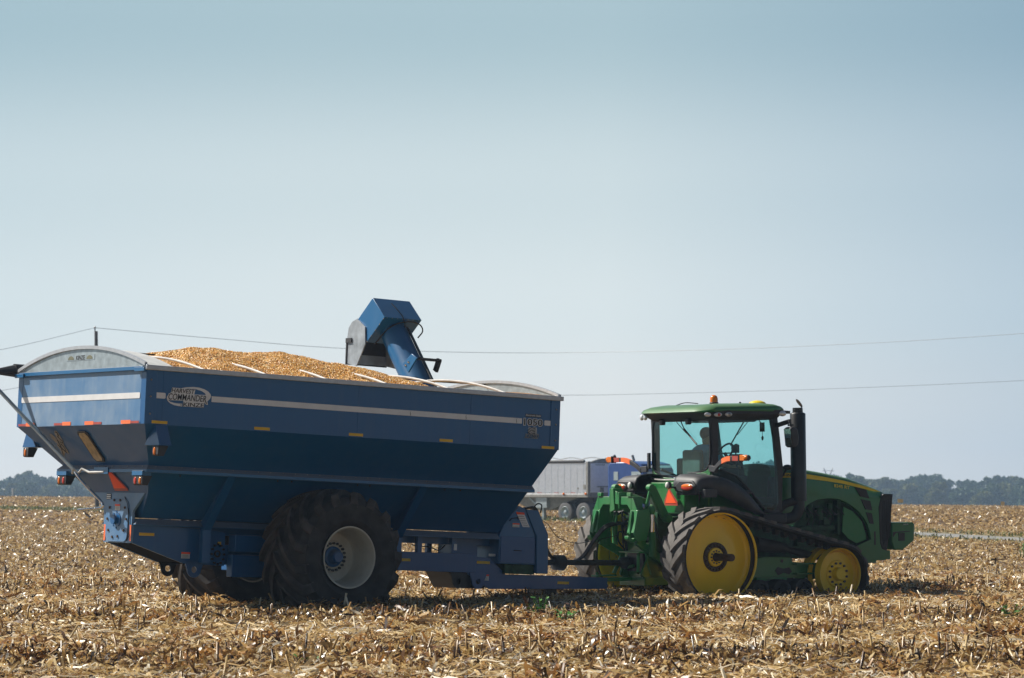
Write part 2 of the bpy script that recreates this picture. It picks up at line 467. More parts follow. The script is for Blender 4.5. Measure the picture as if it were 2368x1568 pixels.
def grid_mesh(name, xs, ys, zf, m, kind='structure'):
    X, Y = np.meshgrid(xs, ys); Z = zf(X, Y)
    v = np.stack([X.ravel(), Y.ravel(), Z.ravel()], 1)
    nx, ny = len(xs), len(ys)
    i = (np.arange(ny - 1)[:, None] * nx + np.arange(nx - 1)[None, :]).ravel()
    f = np.stack([i, i + 1, i + nx + 1, i + nx], 1)
    return quad_mesh(name, v, f, m)
def quad_mesh(name, v, f, m, attr=None):
    me = bpy.data.meshes.new(name)
    me.vertices.add(len(v)); me.vertices.foreach_set('co', np.asarray(v, np.float32).ravel())
    k = f.shape[1]
    me.loops.add(len(f) * k); me.loops.foreach_set('vertex_index', f.astype(np.int32).ravel())
    me.polygons.add(len(f)); me.polygons.foreach_set('loop_start', np.arange(0, len(f) * k, k, dtype=np.int32))
    me.update(calc_edges=True)
    for q in (m if isinstance(m, (list, tuple)) else [m]): me.materials.append(q)
    if attr is not None:
        a = me.attributes.new('tint', 'FLOAT', 'FACE'); a.data.foreach_set('value', attr.astype(np.float32))
    o = bpy.data.objects.new(name, me); COL.objects.link(o)
    return o
xs = np.concatenate([np.linspace(-2500, -60, 40)[:-1], np.linspace(-60, -14, 40)[:-1], np.linspace(-14, 14, 160)[:-1], np.linspace(14, 60, 40)[:-1], np.linspace(60, 2500, 40)])
ys = np.concatenate([np.linspace(-40, 24, 16)[:-1], np.linspace(24, 62, 210)[:-1], np.linspace(62, 560, 200)[:-1], np.linspace(560, 6000, 30)])
g = grid_mesh('ground', xs, ys, ground_z, M['ground'])
tag(g, 'harvested field of tan soil and shredded stalks', kind='structure')
g.data.polygons.foreach_set('use_smooth', [True] * len(g.data.polygons))

# gravel lane with grassy margins
lane_c = [(30, 60), (23.5, 84), (21.0, 92), (17.6, 106), (15.2, 121), (10.5, 140), (5.0, 156), (-8, 173), (-25, 193), (-52, 219), (-110, 270)]
lane_p = bez([(a, b_, 0) for a, b_ in lane_c], 8)
def strip(name, w0, w1, m, lift, lp=None):
    vs = []; fs = []; lane_p = lp or globals()['lane_p']
    for i, p in enumerate(lane_p):
        d = (lane_p[min(i + 1, len(lane_p) - 1)] - lane_p[max(i - 1, 0)]).normalized()
        nrm = Vector((-d.y, d.x, 0))
        for w in (w0, (w0 + w1) / 2, w1):
            q = p + nrm * w
            vs.append((q.x, q.y, float(ground_z(q.x, q.y)) + lift))
    for i in range(len(lane_p) - 1):
        for k in range(2):
            fs.append((i * 3 + k, i * 3 + k + 1, i * 3 + k + 4, i * 3 + k + 3))
    mb = MB(); mb.add(vs, fs)
    return mb.build(name, m, recalc=False)
M['gravel'] = simple('pale_gravel', (.23, .225, .215), .9, var=.3, scale=6)
M['verge'] = simple('short_grass_soil', (.19, .155, .075), .9, var=.4, scale=4)
tag(strip('verge', -2.6, 3.4, M['verge'], .02), 'grassy margin along the pale gravel lane', kind='structure')
tag(strip('gravel_lane', -1.1, 1.1, M['gravel'], .04, [q for q in lane_p if q.y < 150]), 'pale gravel lane crossing the field', kind='structure')

# ------------------------------------------------------------------ litter
def litter_mat(name, cols, rough=.5, trans=.0, spec=.5):
    m, t, b = mat(name)
    at = t.nodes.new('ShaderNodeAttribute'); at.attribute_name = 'tint'; at.attribute_type = 'GEOMETRY'
    r = t.nodes.new('ShaderNodeValToRGB'); el = r.color_ramp.elements
    while len(el) < len(cols): el.new(.5)
    for e, (p, c) in zip(el, cols): e.position = p; e.color = (*c, 1)
    t.links.new(at.outputs['Fac'], r.inputs[0]); t.links.new(r.outputs[0], b.inputs['Base Color'])
    b.inputs['Roughness'].default_value = rough; b.inputs['Specular IOR Level'].default_value = spec
    if trans:
        tl = t.nodes.new('ShaderNodeBsdfTranslucent'); ms = t.nodes.new('ShaderNodeMixShader'); ms.inputs[0].default_value = trans
        t.links.new(r.outputs[0], tl.inputs[0]); o = t.nodes['Material Output']
        t.links.new(b.outputs[0], ms.inputs[1]); t.links.new(tl.outputs[0], ms.inputs[2]); t.links.new(ms.outputs[0], o.inputs[0])
    return m
M['husk'] = litter_mat('brown_husks', [(0, (.03, .012, .005)), (.2, (.13, .055, .016)), (.45, (.36, .17, .045)), (.7, (.58, .36, .13)), (1, (.80, .62, .36))], .38, .35, .6)
M['litter'] = litter_mat('shredded_stalks_and_husks', [(0, (.024, .014, .006)), (.15, (.12, .055, .016)), (.35, (.34, .195, .06)), (.56, (.57, .385, .145)), (.78, (.73, .57, .30)), (1, (.90, .83, .68))], .34, .3, .7)

def rotm(yaw, pitch, roll):
    cy, sy, cp, sp, cr_, sr = np.cos(yaw), np.sin(yaw), np.cos(pitch), np.sin(pitch), np.cos(roll), np.sin(roll)
    R = np.empty((len(yaw), 3, 3))
    R[:, 0, 0] = cy * cp; R[:, 0, 1] = cy * sp * sr - sy * cr_; R[:, 0, 2] = cy * sp * cr_ + sy * sr
    R[:, 1, 0] = sy * cp; R[:, 1, 1] = sy * sp * sr + cy * cr_; R[:, 1, 2] = sy * sp * cr_ - cy * sr
    R[:, 2, 0] = -sp; R[:, 2, 1] = cp * sr; R[:, 2, 2] = cp * cr_
    return R
def scatter(tv, tf, pos, scl, R, tint, jitter=.06):
    """template (nv,3),(nf,4) -> big arrays"""
    n = len(pos)
    V = np.einsum('nij,nvj->nvi', R, tv[None] * scl[:, None, :]) + pos[:, None, :]
    Fc = tf[None] + (np.arange(n) * len(tv))[:, None, None]
    T = np.repeat(tint, len(tf)) + RNG.normal(0, jitter, n * len(tf))
    return V.reshape(-1, 3), Fc.reshape(-1, 4), np.clip(T, 0, 1)
FLAKE = (np.array([[-.5, -.5, 0], [-.5, .5, .0], [0, .5, .12], [0, -.5, .12], [.5, -.35, 0], [.5, .35, -.04]], float), np.array([[0, 3, 2, 1], [3, 4, 5, 2]]))
LEAF = (np.array([[-.5, -.12, 0], [-.5, .12, 0], [-.2, .5, .16], [-.2, -.5, .16], [.18, .45, .2], [.18, -.45, .2], [.5, .06, 0], [.5, -.06, 0]], float),
        np.array([[0, 3, 2, 1], [3, 5, 4, 2], [5, 7, 6, 4]]))
_a = [(1, 0), (0, 1), (-1, 0), (0, -1)]
STALK = (np.array([[.5 * x, .5 * y, z] for z in (0, 1) for x, y in _a], float), np.array([[0, 1, 5, 4], [1, 2, 6, 5], [2, 3, 7, 6], [3, 0, 4, 7], [4, 5, 6, 7]]))
def area_points(y0, y1, n, marg=1.35):
    u = RNG.random(n); y = np.sqrt(y0 ** 2 + u * (y1 ** 2 - y0 ** 2))
    x = (RNG.random(n) * 2 - 1) * .172 * marg * y
    if y1 > 62:      # keep the lane clear: shove what falls on it far aside, thin out its margins
        d = lane_dist(x, y); bad = (d < 1.25) | ((d < 2.6) & (RNG.random(n) < .75))
        x = np.where(bad, x + 30 + 10 * RNG.random(n), x)
    return x, y
def clump(x, y):
    return (.5 * np.sin(1.9 * x + 1.3 * np.sin(2.3 * y)) * np.sin(3.1 * y + 1.7 * np.sin(1.3 * x)) + .35 * np.sin(6.1 * x + 2.1 * np.sin(4 * y)) * np.sin(7.7 * y + x) + .3 * np.sin(.6 * x + .9 * y))
def tints(n, mu=.5, sd_=.24):
    return np.clip(RNG.normal(mu, sd_, n), 0, 1)
parts = []
_lp = np.array([(q.x, q.y) for q in lane_p])
def lane_dist(x, y):
    d = np.full(len(x), 1e9)
    for a, b_ in zip(_lp[:-1], _lp[1:]):
        v = b_ - a; t_ = np.clip(((x - a[0]) * v[0] + (y - a[1]) * v[1]) / (v @ v), 0, 1)
        d = np.minimum(d, np.hypot(x - a[0] - t_ * v[0], y - a[1] - t_ * v[1]))
    return d
def put(tmpl, x, y, L_, W_, H_, yaw, pit, rol, mu, lift=0, sd_=.24, lift_band=1):
    n = len(x)
    pos = np.stack([x, y, ground_z(x, y) + lift], 1)
    parts.append(scatter(tmpl[0], tmpl[1], pos, np.stack([L_, W_, H_], 1), rotm(yaw, pit, rol), tints(n, 1, 0) * 0 + np.clip(RNG.normal(mu - .07, sd_ + .06, n) + .15 * clump(x, y) - .13 * band(x, y) * (lift_band), 0, 1)))
def uni(a, b_, n): return a + (b_ - a) * RNG.random(n)
def nor(s, n): return RNG.normal(0, s, n)
def flush(name, label, cat='crop residue', m=None):
    global parts
    off = 0; V = []; Fc = []; T = []
    for v, f, t_ in parts:
        V.append(v); Fc.append(f + off); T.append(t_); off += len(v)
    o = quad_mesh(name, np.concatenate(V), np.concatenate(Fc), m or M['litter'], np.concatenate(T))
    tag(o, label, cat, kind='stuff'); parts = []
    return o

STRIP = (np.array([[-.5, -.5, 0], [-.5, .5, 0], [-.2, .5, .05], [-.2, -.5, .05], [.1, .45, .03], [.1, -.45, .03], [.36, .4, .09], [.36, -.4, .09], [.5, .1, .02], [.5, -.1, .02]], float),
         np.array([[0, 3, 2, 1], [3, 5, 4, 2], [5, 7, 6, 4], [7, 9, 8, 6]]))
n = 42000; x, y = area_points(25, 62, n)       # long matted leaves and stalk ribbons
put(STRIP, x, y, uni(.14, .50, n), uni(.010, .034, n), uni(.2, .9, n), uni(0, 2 * pi, n), nor(.10, n), nor(.5, n), .68, uni(.02, .08, n), .2)
# near chaff 26..62 m
n = 210000; x, y = area_points(25, 62, n)
put(FLAKE, x, y, .02 + .15 * RNG.random(n) ** 1.6, .005 + .026 * RNG.random(n) ** 1.5, np.full(n, .08), uni(0, 2 * pi, n), nor(.45, n), nor(.6, n), .55, uni(0, .06, n))
flush('corn_chaff', 'shredded stalks and husk flakes covering the field in front')
n = 44000; x, y = area_points(25, 62, n)
put(LEAF, x, y, uni(.05, .22, n), uni(.010, .042, n), uni(.05, .25, n), uni(0, 2 * pi, n), nor(.35, n), nor(.5, n), .5, uni(.0, .06, n))
flush('corn_husks', 'curled orange-brown husks and leaves strewn over the chaff', m=M['husk'])
n = 14000; x, y = area_points(25, 62, n)          # lying stalk pieces
put(STALK, x, y, uni(.012, .024, n), uni(.012, .024, n), uni(.1, .38, n), uni(0, 2 * pi, n), pi / 2 + nor(.12, n), nor(.1, n), .62, uni(.01, .06, n), .18)
# heaped bands with more standing matter
for _ in range(1):
    x, y = area_points(26, 56, 190000); k = RNG.random(len(x)) < np.clip(band(x, y), 0, 1) * .62; x, y = x[k], y[k]; n = len(x)
    put(LEAF, x[:n // 2], y[:n // 2], uni(.06, .22, n // 2), uni(.014, .045, n // 2), uni(.05, .3, n // 2), uni(0, 2 * pi, n // 2), nor(.9, n // 2), nor(.9, n // 2), .45, uni(.0, .13, n // 2))
    x, y = x[n // 2:], y[n // 2:]; n = len(x)
    put(FLAKE, x, y, uni(.03, .14, n), uni(.01, .03, n), np.full(n, .1), uni(0, 2 * pi, n), nor(.9, n), nor(.9, n), .5, uni(0, .12, n))
flush('broken_stalks', 'broken stalk lengths and heaped litter lying across the field')
# tangled piles of long leaves and husks
cx_, cy_ = area_points(26, 60, 620); bb = RNG.random(620) < .35 + .65 * np.clip(band(cx_, cy_), 0, 1); cx_, cy_ = cx_[bb], cy_[bb]
k = 46; n = len(cx_) * k; sp_ = np.repeat(uni(.10, .38, len(cx_)), k)
x = np.repeat(cx_, k) + nor(1, n) * sp_; y = np.repeat(cy_, k) + nor(1, n) * sp_ * .6
r2_ = ((x - np.repeat(cx_, k)) ** 2 + (y - np.repeat(cy_, k)) ** 2) / sp_ ** 2
put(STRIP, x, y, uni(.12, .42, n), uni(.014, .045, n), uni(.3, 1.0, n), uni(0, 2 * pi, n), nor(.45, n), nor(.7, n), np.repeat(uni(.35, .75, len(cx_)), k), .03 + .13 * np.exp(-r2_) * RNG.random(n), .16)
flush('leaf_piles', 'tangled heaps of long golden corn leaves on the chaff', m=M['husk'])
# standing stubble in rows
rows = []
for r in np.arange(26.2, 62, .76):
    xx = np.arange(-.24 * r, .24 * r, .17); xx = xx + nor(.035, len(xx)); yy = r + .03 * xx + nor(.05, len(xx))
    dens = np.clip(.12 + .85 * band(xx, yy), 0, .9)
    k = RNG.random(len(xx)) < dens
    rows.append(np.stack([xx[k], yy[k]], 1))
rows = np.concatenate(rows); x, y = rows[:, 0], rows[:, 1]; n = len(x)
put(STALK, x, y, uni(.018, .032, n), uni(.018, .032, n), uni(.10, .32, n), uni(0, 2 * pi, n), nor(.26, n), nor(.26, n), .58, -.01, .2)
for q in range(3):       # torn leaves clinging to the stubs
    k = RNG.random(n) < .8; xs_, ys_ = x[k] + nor(.02, k.sum()), y[k] + nor(.02, k.sum()); nn = len(xs_)
    put(LEAF, xs_, ys_, uni(.10, .28, nn), uni(.015, .045, nn), uni(.1, .4, nn), uni(0, 2 * pi, nn), nor(.8, nn) - .5, nor(.7, nn), .45, uni(.03, .16, nn))
flush('corn_stubble', 'rows of cut brown stalks standing in the chaff', 'stubble')
# middle distance 62..140, far 140..330
n = 150000; x, y = area_points(62, 140, n, 1.5)
put(FLAKE, x, y, uni(.04, .22, n), uni(.012, .05, n), np.full(n, .1), uni(0, 2 * pi, n), nor(.5, n), nor(.6, n), .52, uni(0, .08, n), .16)
n = 4000; x, y = area_points(62, 140, n, 1.5)
put(STALK, x, y, uni(.02, .04, n), uni(.02, .04, n), uni(.06, .18, n), uni(0, 2 * pi, n), nor(.4, n), nor(.4, n), .60, 0)
n = 145000; x, y = area_points(140, 325, n, 1.5)
put(FLAKE, x, y, uni(.08, .34, n), uni(.03, .11, n), np.full(n, .1), uni(0, 2 * pi, n), nor(.4, n), nor(.6, n), .48, uni(0, .08, n), .10)
o = flush('far_corn_chaff', 'stalk litter on the field stretching away to the trees')

# grass along the lane and weeds
M['grass'] = litter_mat('green_grass', [(0, (.05, .06, .018)), (.5, (.11, .13, .035)), (1, (.26, .25, .09))], .5, .4)
gx = []; 
for i in range(len(lane_p) - 1):
    a, b_ = lane_p[i], lane_p[i + 1]; d = (b_ - a); nl = Vector((-d.y, d.x, 0)).normalized(); k = int(d.length * (22 if a.y < 150 else 90))
    for _ in range(k):
        s_ = random.random(); w = random.choice((random.uniform(-2.4, -1.2), random.uniform(1.2, 3.2))) if a.y < 150 else random.uniform(-2.6, 3.2)
        q = a + d * s_ + nl * w; gx.append((q.x, q.y))
gx = np.array(gx); n = len(gx)
put(FLAKE, gx[:, 0], gx[:, 1], uni(.06, .20, n) * np.clip(gx[:, 1] / 130, .5, 1.6), uni(.02, .07, n), np.full(n, .3), uni(0, 2 * pi, n), -1.2 + nor(.4, n), nor(.4, n), .5, uni(.03, .15, n))
flush('lane_grass', 'short green grass growing beside the gravel lane', 'grass', M['grass'])
M['weed'] = litter_mat('weed_leaf', [(0, (.02, .08, .01)), (.5, (.05, .17, .02)), (1, (.12, .28, .05))], .45, .4)
def weed(px, py, h, k, label):
    # leafy plant: stem plus broad leaves
    s_ = MB(); gz = float(ground_z(px, py)); lf = MB()
    root = empty('weed', None, (px, py, gz)); tag(root, label, 'weed', 'green weeds in the stubble')
    for j in range(k):
        a = random.uniform(0, 2 * pi); r = random.uniform(.02, .2)
        top = Vector((cos(a) * r * 1.3, sin(a) * r * 1.3, h * random.uniform(.5, 1)))
        s_.tube([(cos(a) * r * .3, sin(a) * r * .3, -.02), top * .6, top], .005, 5)
        for q in range(5):
            c = top * random.uniform(.4, 1); b2 = random.uniform(0, 2 * pi); ll = random.uniform(.05, .1)
            dx = Vector((cos(b2), sin(b2), random.uniform(-.3, .7))).normalized() * ll; sd2 = dx.cross(Vector((0, 0, 1))).normalized() * ll * .38
            lf.add([c, c + dx * .5 + sd2, c + dx, c + dx * .5 - sd2], [(0, 1, 2, 3)])
    s_.build('stem', M['weedflat'], root); lf.build('leaves', M['weedflat'], root, recalc=False)
M['weedflat'] = simple('weed_green', (.06, .20, .025), .45, var=.3, scale=30)
weed(.40, 41.2, .34, 9, 'taller leafy green weed in front of the tongue')
weed(.72, 40.4, .22, 8, 'low green weed between the tongue and the drive wheel')
weed(-2.15, 30.6, .16, 5, 'small green weed low at the front edge of the field')
weed(6.75, 40.6, .30, 8, 'green weed in the stubble ahead of the small wheel')
weed(7.15, 40.2, .26, 8, 'spreading green weed at the right edge of the stubble')
weed(13.3, 78, .45, 8, 'pale green weed beside the gravel lane')
# ================================================================== generic wheels
def tyre_mb(R, Rrim, W, nlug, lug_h, lug_w, sweep, ground=None, n=96, cup=.06, lugdrop=.16):
    """pneumatic tyre about the y axis, chevron lugs"""
    hw = W / 2
    def tread_r(y):
        return R - lug_h - cup * (abs(y) / hw) ** 2.4
    prof = []
    for y in np.linspace(-hw * .93, hw * .93, 13):
        prof.append((y, tread_r(y)))
    side = [(hw * 1.0, R - lug_h - cup - .05), (hw * 1.05, (R + Rrim) / 2 + .08), (hw * 1.075, (R + Rrim) / 2 + .06), (hw * 1.06, (R + Rrim) / 2 + .03), (hw * 1.04, Rrim + .14), (hw * 1.055, Rrim + .12), (hw * 1.02, Rrim + .08), (hw * .90, Rrim + .01)]
    prof = [(-a, r) for a, r in reversed(side)] + prof + side
    mb = MB()
    inner = [(hw * .86, Rrim - .005), (-hw * .86, Rrim - .005)]
    mb.lathe(prof + inner, n=n, closed=True)
    mb.cur = 1
    for s in (1, -1):
        for i in range(nlug):
            th0 = 2 * pi * (i + (0 if s > 0 else .5)) / nlug
            ring = []
            ts = np.linspace(-.03, 1, 8)
            for t_ in ts:
                y = s * t_ * hw * .96
                ring.append((y, tread_r(y), th0 + sweep * max(t_, 0) ** .85, lug_w * (1 + .25 * t_)))
            # shoulder wrap
            ring.append((s * hw * 1.03, R - lug_h - cup - lugdrop * .55, th0 + sweep * 1.03, lug_w * 1.25))
            ring.append((s * hw * 1.05, R - lug_h - cup - lugdrop, th0 + sweep * 1.04, lug_w * 1.1))
            vs = []
            for j, (y, r, th, w) in enumerate(ring):
                h = lug_h if j < len(ts) else (lug_h * .6 if j == len(ts) else 0.004)
                oy = 0 if j < len(ts) else s * (.022 if j == len(ts) else .0)
                for dr, dw in ((-.01, w * .62), (h, w * .42)):
                    for sg in (-1, 1):
                        tt = th + sg * dw / max(r, .1)
                        rr = r + dr
                        vs.append((rr * cos(tt), y + oy, rr * sin(tt)))
            fs = []
            for j in range(len(ring) - 1):
                a = j * 4; b2 = a + 4
                fs += [(a, a + 2, b2 + 2, b2), (a + 2, a + 3, b2 + 3, b2 + 2), (a + 3, a + 1, b2 + 1, b2 + 3)]
            fs += [(0, 1, 3, 2), (len(vs) - 4, len(vs) - 2, len(vs) - 1, len(vs) - 3)]
            mb.add(vs, fs)
    if ground is not None:
        mb.v = [(x, y * (1 + .05 * max(0, (ground + .1 - z)) / .1) if z < ground + .1 else y, max(z, ground)) for x, y, z in mb.v]
    return mb

# ================================================================== grain cart
cart = empty('grain_cart'); pose(cart, -3.5982, 46.5651, 36.83, 2.47, .17)
tag(cart, 'blue grain cart heaped with corn, pulled behind the green tractor', 'grain cart')
XR, XF, HW, ZT, ZC, ZR = -3.673, 3.827, 1.95, 3.414, 2.63, 2.052
secs = [(ZT, XR, XF, HW), (ZC, XR, XF, HW), (ZR, -3.2, XF, 1.298), (1.655, -2.935, XF, .85), (1.30, -2.80, XF, .45)]
def rect_ring(z, x0, x1, h):
    return [(x0, -h, z), (x1, -h, z), (x1, h, z), (x0, h, z)]
mb = MB(); mb.loft([rect_ring(*s) for s in secs], caps=False)
mb.add(rect_ring(1.30, -2.80, XF, .45), [(0, 3, 2, 1)])
tank = mb.build('tank', M['blue'], cart, smooth=False, recalc=False)
mb = MB(); sec2 = [(ZT - .002, XR + .03, XF - .03, HW - .03), (ZC, XR + .03, XF - .03, HW - .03), (ZR + .02, -3.15, XF - .03, 1.26), (1.67, -2.9, XF - .03, .81), (1.34, -2.75, XF - .05, .4)]
mb.loft([rect_ring(*s) for s in sec2], caps=False)
mb.build('inner_wall', M['liner'], cart, smooth=False, recalc=False)
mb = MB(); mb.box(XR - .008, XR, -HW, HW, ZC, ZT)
mb.build('rear_panel', M['blue_rear_lit'], tank)  # thin plate holding the sunlit tone of the tank's rear as colour
# corner posts and seams on the tank
mb = MB()
mb.box(XR - .012, XR - .009, -HW - .012, -HW + .13, ZC, ZT)
mb.box(XR - .012, XR - .009, HW - .13, HW + .012, ZC, ZT)
mb.box(XR - .012, XR + .17, -HW - .012, -HW, ZC, ZT)
mb.box(XF - .17, XF + .012, -HW - .012, -HW, ZC, ZT)
mb.split('corner_post', M['blue'], tank, bevel=.004)
mb = MB()
for x in (XR + .07, XF - .07):
    for z in (2.78, 3.03, 3.27): mb.lathe([(-HW - .024, .0), (-HW - .024, .014), (-HW - .012, .014)], (x, 0, 0), n=8) if 0 else mb.ball((x, -HW - .014, z), .016, 8, 5)
for x in np.arange(XR + .6, XF, .30):
    pass
mb.split('bolt', M['steel'], tank)
mb = MB()
for x in (-3.39, -.0, 2.1):
    mb.box(x - .006, x + .006, -HW - .004, -HW, ZC + .01, ZT - .01)
mb.split('seam', M['blue'], tank)
# top rail
mb = MB(); w = .05
for (a, b2, c, d) in ((XR - .03, XF + .05, -HW - .05, -HW + .03), (XR - .03, XF + .05, HW - .03, HW + .05)):
    mb.box(a, b2, c, d, ZT - .005, ZT + .065)
mb.split('top_rail', M['rail'], cart, bevel=.008)
mb = MB(); mb.box(XR - .045, XR + .02, -HW + .04, HW - .04, ZT - .01, ZT + .05); mb.box(XF - .02, XF + .045, -HW + .04, HW - .04, ZT - .01, ZT + .05)
mb.split('end_rail', M['blue_hi'], cart, bevel=.006)
mb = MB()
for yy in (-HW + .1, HW - .1): mb.box(XR - .075, XR - .046, yy - .14, yy + .14, ZT - .03, ZT + .03)
mb.split('corner_cap', M['blue_hi'], cart, bevel=.005)
# arched end caps
def arch_z(y, pk=.30): return ZT + .065 + pk * (1 - (abs(y) / HW) ** 2.1)
def arch_panel(x, name, m, pk=.30):
    ys_ = np.linspace(-HW, HW, 33)
    mb = MB(); pts = [(y, arch_z(y, pk)) for y in ys_] + [(HW, ZT + .045), (-HW, ZT + .045)]
    mb.prism(pts, 0, x - .008, x + .008)
    return mb.build(name, m, cart, smooth=False)
def arch_strip(x0, x1, lift, th, name, m, parent, pk=.30, ycut=HW):
    ys_ = np.linspace(-ycut, ycut, 41); mb = MB()
    rings = [[(x0, y, arch_z(y, pk) + lift), (x1, y, arch_z(y, pk) + lift), (x1, y, arch_z(y, pk) + lift + th), (x0, y, arch_z(y, pk) + lift + th)] for y in ys_]
    mb.loft(rings); return mb.build(name, m, parent, ang=50)
ra = arch_panel(XR - .01, 'rear_arch_panel', M['galv']); arch_strip(XR - .045, XR + .0, -.012, .05, 'arch_edge', M['rail'], ra)
arch_strip(XR + .0, XR + .42, -.01, .012, 'arch_cover', M['white'], ra)
fa = arch_panel(XF, 'front_arch_panel', M['galv'], .27); arch_strip(XF - .03, XF + .03, -.012, .045, 'arch_edge', M['rail'], fa, .27)
mb = MB(); ys_ = np.linspace(-HW * .97, HW * .97, 21); mb.prism([(y, ZT + .05 + .13 * (1 - (abs(y) / HW) ** 2)) for y in ys_] + [(HW * .97, ZT - .1), (-HW * .97, ZT - .1)], 0, XF - .024, XF - .010); mb.build('grain_stained_band', M['liner'], fa, smooth=False)
# bows
M['bow'] = simple('worn_white_tube', (.46, .44, .42), .5, var=.2)
def bow(x):
    mb = MB(); mb.tube([(x, y, ZT + .05 + .25 * (1 - (abs(y) / HW) ** 2)) for y in np.linspace(-HW, HW, 31)], .020, 10)
    return mb.build('tarp_bow', M['bow'], cart)
for x in (-2.73, -1.67, -.60, .49, 1.66, 2.75): bow(x)
mb = MB(); mb.tube([(-3.6, .05, 3.79), (2.6, .05, 3.70), (XF, .05, 3.72)], .012, 6); mb.build('ridge_rope', M['plastic'], cart)
# ridge rails (belt around the hopper waist)
def rail_ring(z0, z1, zt, xr, xf, h, out, name, inner):
    p = MB()
    lo = rect_ring(z0, xr - out, xf + out * .2, h + out); mid = rect_ring(z1, xr - out, xf + out * .2, h + out); up = rect_ring(zt, xr, xf, h)
    p.loft([rect_ring(z0, xr + inner, xf, h - inner), lo, mid, up], caps=False)
    return p.build(name, M['blue_hi'], cart, smooth=False, recalc=True)
r1 = rail_ring(1.955, 2.0, 2.075, -3.2, XF, 1.29, .075, 'waist_rail', .1)
mb = MB()
for x in np.arange(-3.1, 3.8, .22): mb.ball((x, -1.333, 2.044), .009, 6, 4)
for y in np.arange(-1.2, 1.25, .22): mb.ball((-3.25, y, 2.044), .009, 6, 4)
mb.split('rivet', M['steel'], r1)
# bolts on lower hopper
mb = MB()
for x in (-2.6, -.9, -.65, .55, .78, 2.2, 2.5):
    mb.ball((x, -1.19, 1.93), .014, 6, 4)
mb.split('bolt', M['rust'], tank)
r2 = rail_ring(1.19, 1.20, 1.285, -2.86, XF - .02, .44, .07, 'lower_rail', .05)
# decals on the side
def fside(u, v, w): return (u, -HW - w, v)
mb = MB()
patch(mb, roundrect(-3.55, -3.35, 3.008, 3.092, .02)[:], fside)
patch(mb, rect(-2.58, 3.09, 3.008, 3.092), fside)
patch(mb, roundrect(3.535, 3.715, 3.005, 3.085, .02), fside)
mb.build('side_stripe', M['decal'], cart)
for u0, u1, v in ((-3.57, -3.31, 2.665), (-1.83, -1.56, 2.668), (-.155, .10, 2.668), (1.52, 1.77, 2.668), (3.49, 3.74, 2.66)):
    mb = MB(); patch(mb, rect(u0, u1, v - .021, v + .021), fside, lift=.016 if abs(u0) > 3.4 else .004); mb.build('side_reflector', M['yellowrefl'], cart)
for x in (.95, 2.0, 2.98): 
    mb = MB(); patch(mb, [(x, 3.0), (x + .012, 3.03), (x + .002, 3.06), (x + .012, 3.09), (x - .004, 3.06), (x + .004, 3.03)], fside, lift=.007); mb.build('scratch', M['ink'], cart)
# harvest commander emblem (pixel frame of the drawing mapped onto the panel)
def fem(u, v, w):   # u,v in drawing pixels of the emblem, u right, v down (sheared by the perspective already removed)
    x = -3.335 + (u - 285) * (.745 / (2180 - 285)); z = 3.215 - ((v - .066 * u) - 105) * (.325 / (1060 - 105)) - .0
    return (x, -HW - w, z)
mb = MB()
outer = [(900 + 0, 270), (1100, 235), (1400, 222), (1650, 245), (1880, 315), (2060, 420), (2160, 540), (2178, 620), (2140, 720), (2030, 830), (1990, 800), (1985, 600), (1900, 480), (1760, 390), (1520, 315), (1200, 290), (950, 300)]
patch(mb, [(u, v) for u, v in outer], fem, .004)
lower = [(350, 560), (300, 640), (300, 720), (350, 830), (450, 920), (620, 1000), (800, 1035), (950, 1055), (955, 940), (800, 930), (600, 900), (450, 860), (370, 790), (345, 700)]
patch(mb, lower, fem, .0045)
em = mb.build('emblem', M['decal'], cart)
def tfem(body, box, off, lift, sh=.0, mbx=None):
    text_on(mbx, body, box, fem, off, lift, 0)
def frame_text(mbx, body, P00, P10, P01, off, lift, grow=0):
    """text box given by bottom-left, bottom-right, top-left in drawing pixels"""
    vs, fs = text_mb(body, 1.0, 1, off, .002); rv, _ = text_mb(body, 1.0, 1, 0, .002)
    mn, mxx = rv.min(0), rv.max(0); pts = []
    for p in vs:
        a = (p[0] - mn[0]) / (mxx[0] - mn[0]); c = (p[1] - mn[1]) / (mxx[1] - mn[1])
        u = P00[0] + a * (P10[0] - P00[0]) + c * (P01[0] - P00[0]); v = P00[1] + a * (P10[1] - P00[1]) + c * (P01[1] - P00[1])
        pts.append(fem(u, v, lift + p[2]))
    mbx.add(pts, fs)
words = (('HARVEST', (480, 450), (1430, 520), (510, 268)), ('COMMANDER', (345, 755), (1965, 865), (375, 490)), ('KINZE', (1000, 1035), (1865, 1090), (1010, 880)))
mb = MB(); patch(mb, [(455, 470), (505, 250), (900, 275), (1490, 330), (1455, 540), (1970, 560), (1990, 640), (2050, 970), (1960, 960), (1900, 880), (1880, 1105), (985, 1050), (995, 870), (1000, 805), (480, 790), (345, 770), (330, 660), (370, 500)], fem, .0055)
mb.build('lettering_ground', M['decal'], em)
for wd, a, b2, c in words:
    mb = MB(); frame_text(mb, wd, a, b2, c, .05, .0082); mb.build('lettering_outline', M['decal'], em)
    mb = MB(); frame_text(mb, wd, a, b2, c, .008 if wd[0] == 'C' else .014, .0115); mb.build('lettering', M['ink'], em)
mb = MB(); patch(mb, [(1900, 790), (1960, 780), (2060, 985), (1990, 975)], fem, .007); mb.build('lettering_outline', M['decal'], em)
mb = MB(); patch(mb, [(1890, 760), (1925, 755), (2005, 940), (1965, 935)], fem, .0125); frame_text(mb, 'TM', (865, 1015), (925, 1020), (868, 965), 0, .009); mb.build('lettering', M['ink'], em)
